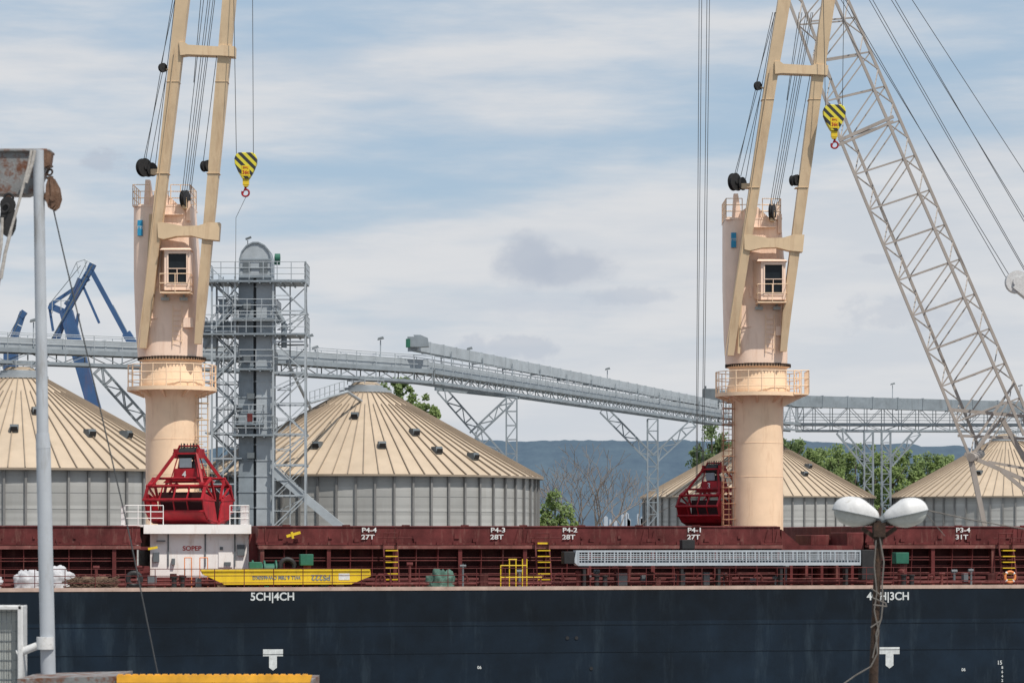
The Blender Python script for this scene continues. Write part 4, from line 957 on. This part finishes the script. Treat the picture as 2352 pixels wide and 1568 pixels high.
m=MB(); poly=[Q(112,405,-.06),Q(122,408,-.06),Q(134,430,-.06),Q(138,455,-.06),Q(132,474,-.06),Q(122,482,-.06),Q(110,476,-.06),Q(104,455,-.06),Q(105,425,-.06)]; m.prism(poly,(0,.03,0)); m.prism([p+Vector((0,.12,0)) for p in poly],(0,.03,0)); m.tube(Q(121,455,-.09),Q(121,455,.1),.035,14); m.tube(Q(118,452,-.03),Q(118,452,.06),.085,16); m.prism([Q(114,406,-.075),Q(121,406,-.075),Q(127,470,-.075),Q(118,478,-.075)],(0,.012,0))
m.build('pulley_block','rustplate',dm)
m=MB(); poly=[Q(18+19*math.cos(a*.5236),505+40*math.sin(a*.5236),-.06) for a in range(12)]; m.prism(poly,(0,.05,0)); m.tube(Q(18,470,-.08),Q(18,470,.08),.09,16); m.torus(Q(20,455,0),(1,0,0),(0,0,1),.05,.014,14,6); m.torus(Q(12,478,-.1),(1,0,.3),(0,0,1),.045,.013,14,6)
m.build('pulley_block','black',dm,label='dark weathered pulley block')
def fr(pts,r):
    m=MB(); m.path([Q(a,b,-.1) for a,b in pts],r,8); m.build('fibre_rope','ropefibre',dm)
fr([(72,345),(66,380),(42,470),(20,545),(8,600),(-5,660)],.016); fr([(80,345),(74,375),(60,420)],.02); fr([(25,530),(12,580),(2,640)],.02); fr([(5,500),(3,560),(-6,620)],.018)
m=MB(); m.path([Q(122,478),Q(150,600),Q(235,960),Q(300,1240),Q(362,1545)],.0085,6); m.build('guy_wire','rope',dm)
m=MB(); m.tube(Q(104,1462,-.05),Q(104,1490,-.05),.10,14); m.tube(Q(103,1475,-.05),Q(40,1500,-.05),.045,14); m.build('lamp_bracket','lampshell',dm)
m=MB()
for (a,b,c,d) in ((-40,1390,50,1400),(40,1390,52,1600),(-40,1585,50,1600)): m.prism([Q(a,b,-.1),Q(c,b,-.1),Q(c,d,-.1),Q(a,d,-.1)],(0,.3,0))
fl=m.build('floodlight','lampshell',dm,bevel=.01)
m=MB(); m.prism([Q(-40,1400,.02),Q(40,1400,.02),Q(40,1590,.02),Q(-40,1590,.02)],(0,.05,0)); m.build('floodlight_lens','lens',fl)
m=MB()
for u in range(-40,41,11): m.beam(Q(u,1400,-.03),Q(u,1590,-.03),.007)
for v in range(1405,1590,22): m.beam(Q(-40,v,-.04),Q(40,v,-.04),.007)
m.build('grille','galvdark',fl)
gb=thing('gantry_beam',(G(400,1,30).x,30,GZ),'grey steel gantry beam with yellow serrated edge on posts','beam')
m=MB(); m.prism([G(40,1558,30),G(270,1552,30),G(270,1640,30),G(40,1640,30)],(0,1.2,0)); m.prism([G(270,1562,30.01),G(716,1562,30.01),G(716,1640,30.01),G(270,1640,30.01)],(0,1.2,0)); m.build('steel_beam','rusty',gb)
m=MB(); m.prism([G(268,1550,29.95),G(716,1550,29.95),G(712,1567,29.95),G(268,1567,29.95)],(0,.1,0))
for k in range(26): u=270+17*k; m.prism([G(u,1547.5,29.96),G(u+11,1547.5,29.96),G(u+11,1551,29.96),G(u,1551,29.96)],(0,.08,0))
m.build('yellow_edge',mat('amber_paint',(.72,.36,.03),.6,0,.3,4,(.4,.22,.06),.8,False),gb)
for u in (60,400,700): m=MB(); c=G(u,1640,30); m.box(c.x-.1,30.4,GZ,c.x+.1,30.6,c.z); m.build('post','rusty',gb)
# ================================================================ FOREGROUND LAMP POST
YL=30.0
lp=thing('street_lamp',(G(2008,1,YL).x,YL,GZ),'rusty lamp post with two white oval lamp heads','street lamp')
W_=lambda u,v,dy=0: G(u,v,YL+dy)
m=MB(); m.tube(W_(2018,1235),W_(2006,1568),.038,12,.052); a=W_(2006,1568); m.tube(a,Vector((a.x,YL,GZ)),.05,12,.09)
m.tube(W_(2018,1250),W_(2017,1195),.05,12); m.beam(W_(1985,1200),W_(2050,1200),.07); m.beam(W_(1980,1212),W_(2018,1240),.045); m.beam(W_(2058,1212),W_(2018,1240),.045)
m.tube(W_(2018,1195,-.02),W_(2022,1165,-.02),.02,8); m.box(W_(2005,1).x,YL-.08,W_(1,1232).z,W_(2032,1).x,YL+.06,W_(1,1200).z)
m.build('lamp_post','rustdark',lp)
def head(u,v,tilt,w=57,h=33,sd_=0):
    m=MB(); c=W_(u,v); ct,st=math.cos(tilt),math.sin(tilt); rings=[]
    s=YL/F; n=40; fx=-1 if u<2018 else 1
    def R(rr,z,hy,dz,hk):
        out=[]
        for a in [2*math.pi*j/n for j in range(n)]:
            ca=math.cos(a); inner=max(0,-fx*ca*rr); x_=w*s*rr*ca*(1+.06*inner); hz=h*hk*s*z*(1-.38*inner)*(1+.07*noise.noise(Vector((ca*1.7+sd_,math.sin(a)*1.5,z))))
            out.append(c+Vector((x_*ct-hz*st,hy*rr*math.sin(a)*(1-.35*inner),dz+x_*st+hz*ct)))
        return out
    for k in range(14):
        t=k/13*math.pi/2; rings.append(R(math.cos(t)**.8 if k<13 else .02,math.sin(t)**.85,.18,0,1.12))
    m.loft(rings); hd=m.build('lamp_head','lampshell',lp,angle=80)
    m=MB(); rings=[]
    for k in range(12):
        t=k/11*math.pi/2; rings.append(R(.93*math.cos(t)**.8 if k<11 else .02,-math.sin(t),.16,-.004,.9))
    m.loft(rings); m.build('lamp_lens','lens',hd,angle=80)
    m=MB(); r0=R(1.01,0,.182,-.003,1); m.path([Vector(p) for p in r0]+[Vector(r0[0])],.005,5); m.tube(c+Vector((-fx*w*s*.8*ct,0,-fx*w*s*.8*st+.01)),c+Vector((-fx*w*s*1.15*ct,0,-fx*w*s*1.15*st-.01)),.045,10); m.build('lamp_rim','galvdark',hd)
head(1965,1179,-.20,54,33,1.3); head(2081,1181,.22,52,32,4.1)
def cab(pts,r,y=-.06):
    m=MB(); m.path([W_(a,b,y) for a,b in pts],r,6); m.build('loose_cable','cablegrey',lp)
cab([(2020,1230),(2030,1290),(2026,1340),(2028,1380),(2024,1420),(2012,1455),(2015,1500),(2000,1530),(1965,1550),(1930,1575)],.009)
cab([(2012,1240),(2008,1300),(2014,1360),(2008,1400),(2018,1450),(2004,1510)],.008); cab([(2004,1372),(2034,1384),(2036,1392),(2006,1388)],.009); cab([(2000,1350),(2024,1366)],.008); cab([(2000,1440),(2022,1425)],.008)
cab([(2132,1172),(2240,1195),(2400,1222)],.008,0); cab([(2128,1180),(2170,1230)],.004,0)
# ================================================================ WORLD, SUN, CAMERA
el=math.radians(58); az=math.radians(38)
sd=Vector((math.sin(az)*math.cos(el),-math.cos(az)*math.cos(el),math.sin(el)))
L_=bpy.data.lights.new('sun','SUN'); L_.energy=4.5; L_.angle=math.radians(.5); L_.color=(1,.93,.83)
so=bpy.data.objects.new('sun',L_); col.objects.link(so); so.rotation_euler=sd.to_track_quat('Z','Y').to_euler(); so.location=(60,-60,120)
w=bpy.data.worlds.new('World'); sc.world=w; w.use_nodes=True; nt=w.node_tree; N=nt.nodes; L=nt.links
bg=N['Background']; sky=N.new('ShaderNodeTexSky'); sky.sky_type='NISHITA'; sky.sun_disc=False; sky.sun_elevation=el; sky.sun_rotation=math.atan2(sd.x,sd.y); sky.air_density=1.0; sky.dust_density=1.5
tc=N.new('ShaderNodeTexCoord')
def noise_n(scale,vec,det=8,ro=.6,off=(0,0,0),msc=(1,1,1)):
    mp=N.new('ShaderNodeMapping'); mp.inputs['Scale'].default_value=msc; mp.inputs['Location'].default_value=off; L.new(vec,mp.inputs['Vector'])
    n=N.new('ShaderNodeTexNoise'); n.inputs['Scale'].default_value=scale; n.inputs['Detail'].default_value=det; n.inputs['Roughness'].default_value=ro; L.new(mp.outputs[0],n.inputs['Vector']); return n.outputs['Fac']
def ramp(f,a,b,va=0,vb=1):
    r=N.new('ShaderNodeMapRange'); r.interpolation_type='SMOOTHSTEP'; r.inputs['From Min'].default_value=a; r.inputs['From Max'].default_value=b; r.inputs['To Min'].default_value=va; r.inputs['To Max'].default_value=vb; L.new(f,r.inputs['Value']); return r.outputs['Result']
def mix(f,a,b):
    x=N.new('ShaderNodeMix'); x.data_type='RGBA'
    if isinstance(f,float): x.inputs['Factor'].default_value=f
    else: L.new(f,x.inputs['Factor'])
    if isinstance(a,tuple): x.inputs['A'].default_value=a
    else: L.new(a,x.inputs['A'])
    if isinstance(b,tuple): x.inputs['B'].default_value=b
    else: L.new(b,x.inputs['B'])
    return x.outputs['Result']
def mth(op,a,b):
    x=N.new('ShaderNodeMath'); x.operation=op
    for i,q in enumerate((a,b)):
        if isinstance(q,(int,float)): x.inputs[i].default_value=q
        else: L.new(q,x.inputs[i])
    return x.outputs[0]
g0=tc.outputs['Generated']
ST=.1
sep=N.new('ShaderNodeSeparateXYZ'); L.new(g0,sep.inputs[0])
n1=noise_n(4.2,g0,7,.5,(3.1,0,1.7),(1,1,6)); n2=noise_n(11,g0,6,.55,(1,0,2),(1,1,6)); n3=noise_n(26,g0,6,.6,(5,0,2),(1,1,6))
cf=mth('ADD',mth('MULTIPLY',n1,.60),mth('ADD',mth('MULTIPLY',n2,.28),mth('MULTIPLY',n3,.12)))
low=ramp(sep.outputs['Z'],.02,.19,.17,-.035)
cf=mth('ADD',cf,low)
cm=ramp(cf,.37,.60)
base=mix(.7,sky.outputs[0],(4.4,5.8,7.3,1))
cc=mix(ramp(n2,.35,.65),(6.35,6.65,7.1,1),(7.3,7.35,7.5,1))
c1=mix(mth('MULTIPLY',cm,.92),base,cc)
def blob(u,v,rx,rz,seed,c1,amt,nz=1.5,lo=.45,hi=1.05,cl=(4.7,5.2,6.05,1)):
    p=Vector(((u-U0)/F,1,(V0-v)/F)).normalized()
    a=N.new('ShaderNodeVectorMath'); a.operation='SUBTRACT'; L.new(g0,a.inputs[0]); a.inputs[1].default_value=p
    b=N.new('ShaderNodeVectorMath'); b.operation='MULTIPLY'; L.new(a.outputs[0],b.inputs[0]); b.inputs[1].default_value=(F/rx,1,F/rz)
    l=N.new('ShaderNodeVectorMath'); l.operation='LENGTH'; L.new(b.outputs[0],l.inputs[0])
    nn=noise_n(75,g0,7,.6,(seed,0,0),(1,1,1.4))
    d=mth('ADD',l.outputs['Value'],mth('MULTIPLY',mth('SUBTRACT',nn,.5),nz*2))
    f=ramp(d,lo,hi,amt,0)
    return mix(f,c1,cl)
c1=blob(1300,700,260,40,7,c1,.45,.8,.1,1.2,(5.4,5.9,6.7,1))
c1=blob(1222,600,88,70,1,c1,.85,.6,.4,1.2); c1=blob(1310,615,130,46,2,c1,.8,.6,.4,1.2); c1=blob(1170,800,140,34,5,c1,.5); c1=blob(235,370,60,26,8,c1,.6); c1=blob(1450,680,140,26,3,c1,.35); c1=blob(2030,592,70,14,9,c1,.35); c1=blob(2080,720,160,44,4,c1,.35)
L.new(c1,bg.inputs['Color']); bg.inputs['Strength'].default_value=ST
cam=bpy.data.cameras.new('camera'); co=bpy.data.objects.new('camera',cam); col.objects.link(co); co.location=(0,0,ZC); co.rotation_euler=(math.radians(90),0,0)
cam.sensor_width=36; cam.lens=36*F/2352; cam.shift_y=(V0-784)/2352; cam.clip_end=20000; cam.clip_start=.5
cam.dof.use_dof=True; cam.dof.focus_distance=152; cam.dof.aperture_fstop=5.6
sc.camera=co
sc.view_settings.view_transform='Standard'; sc.view_settings.look='None'; sc.view_settings.exposure=0
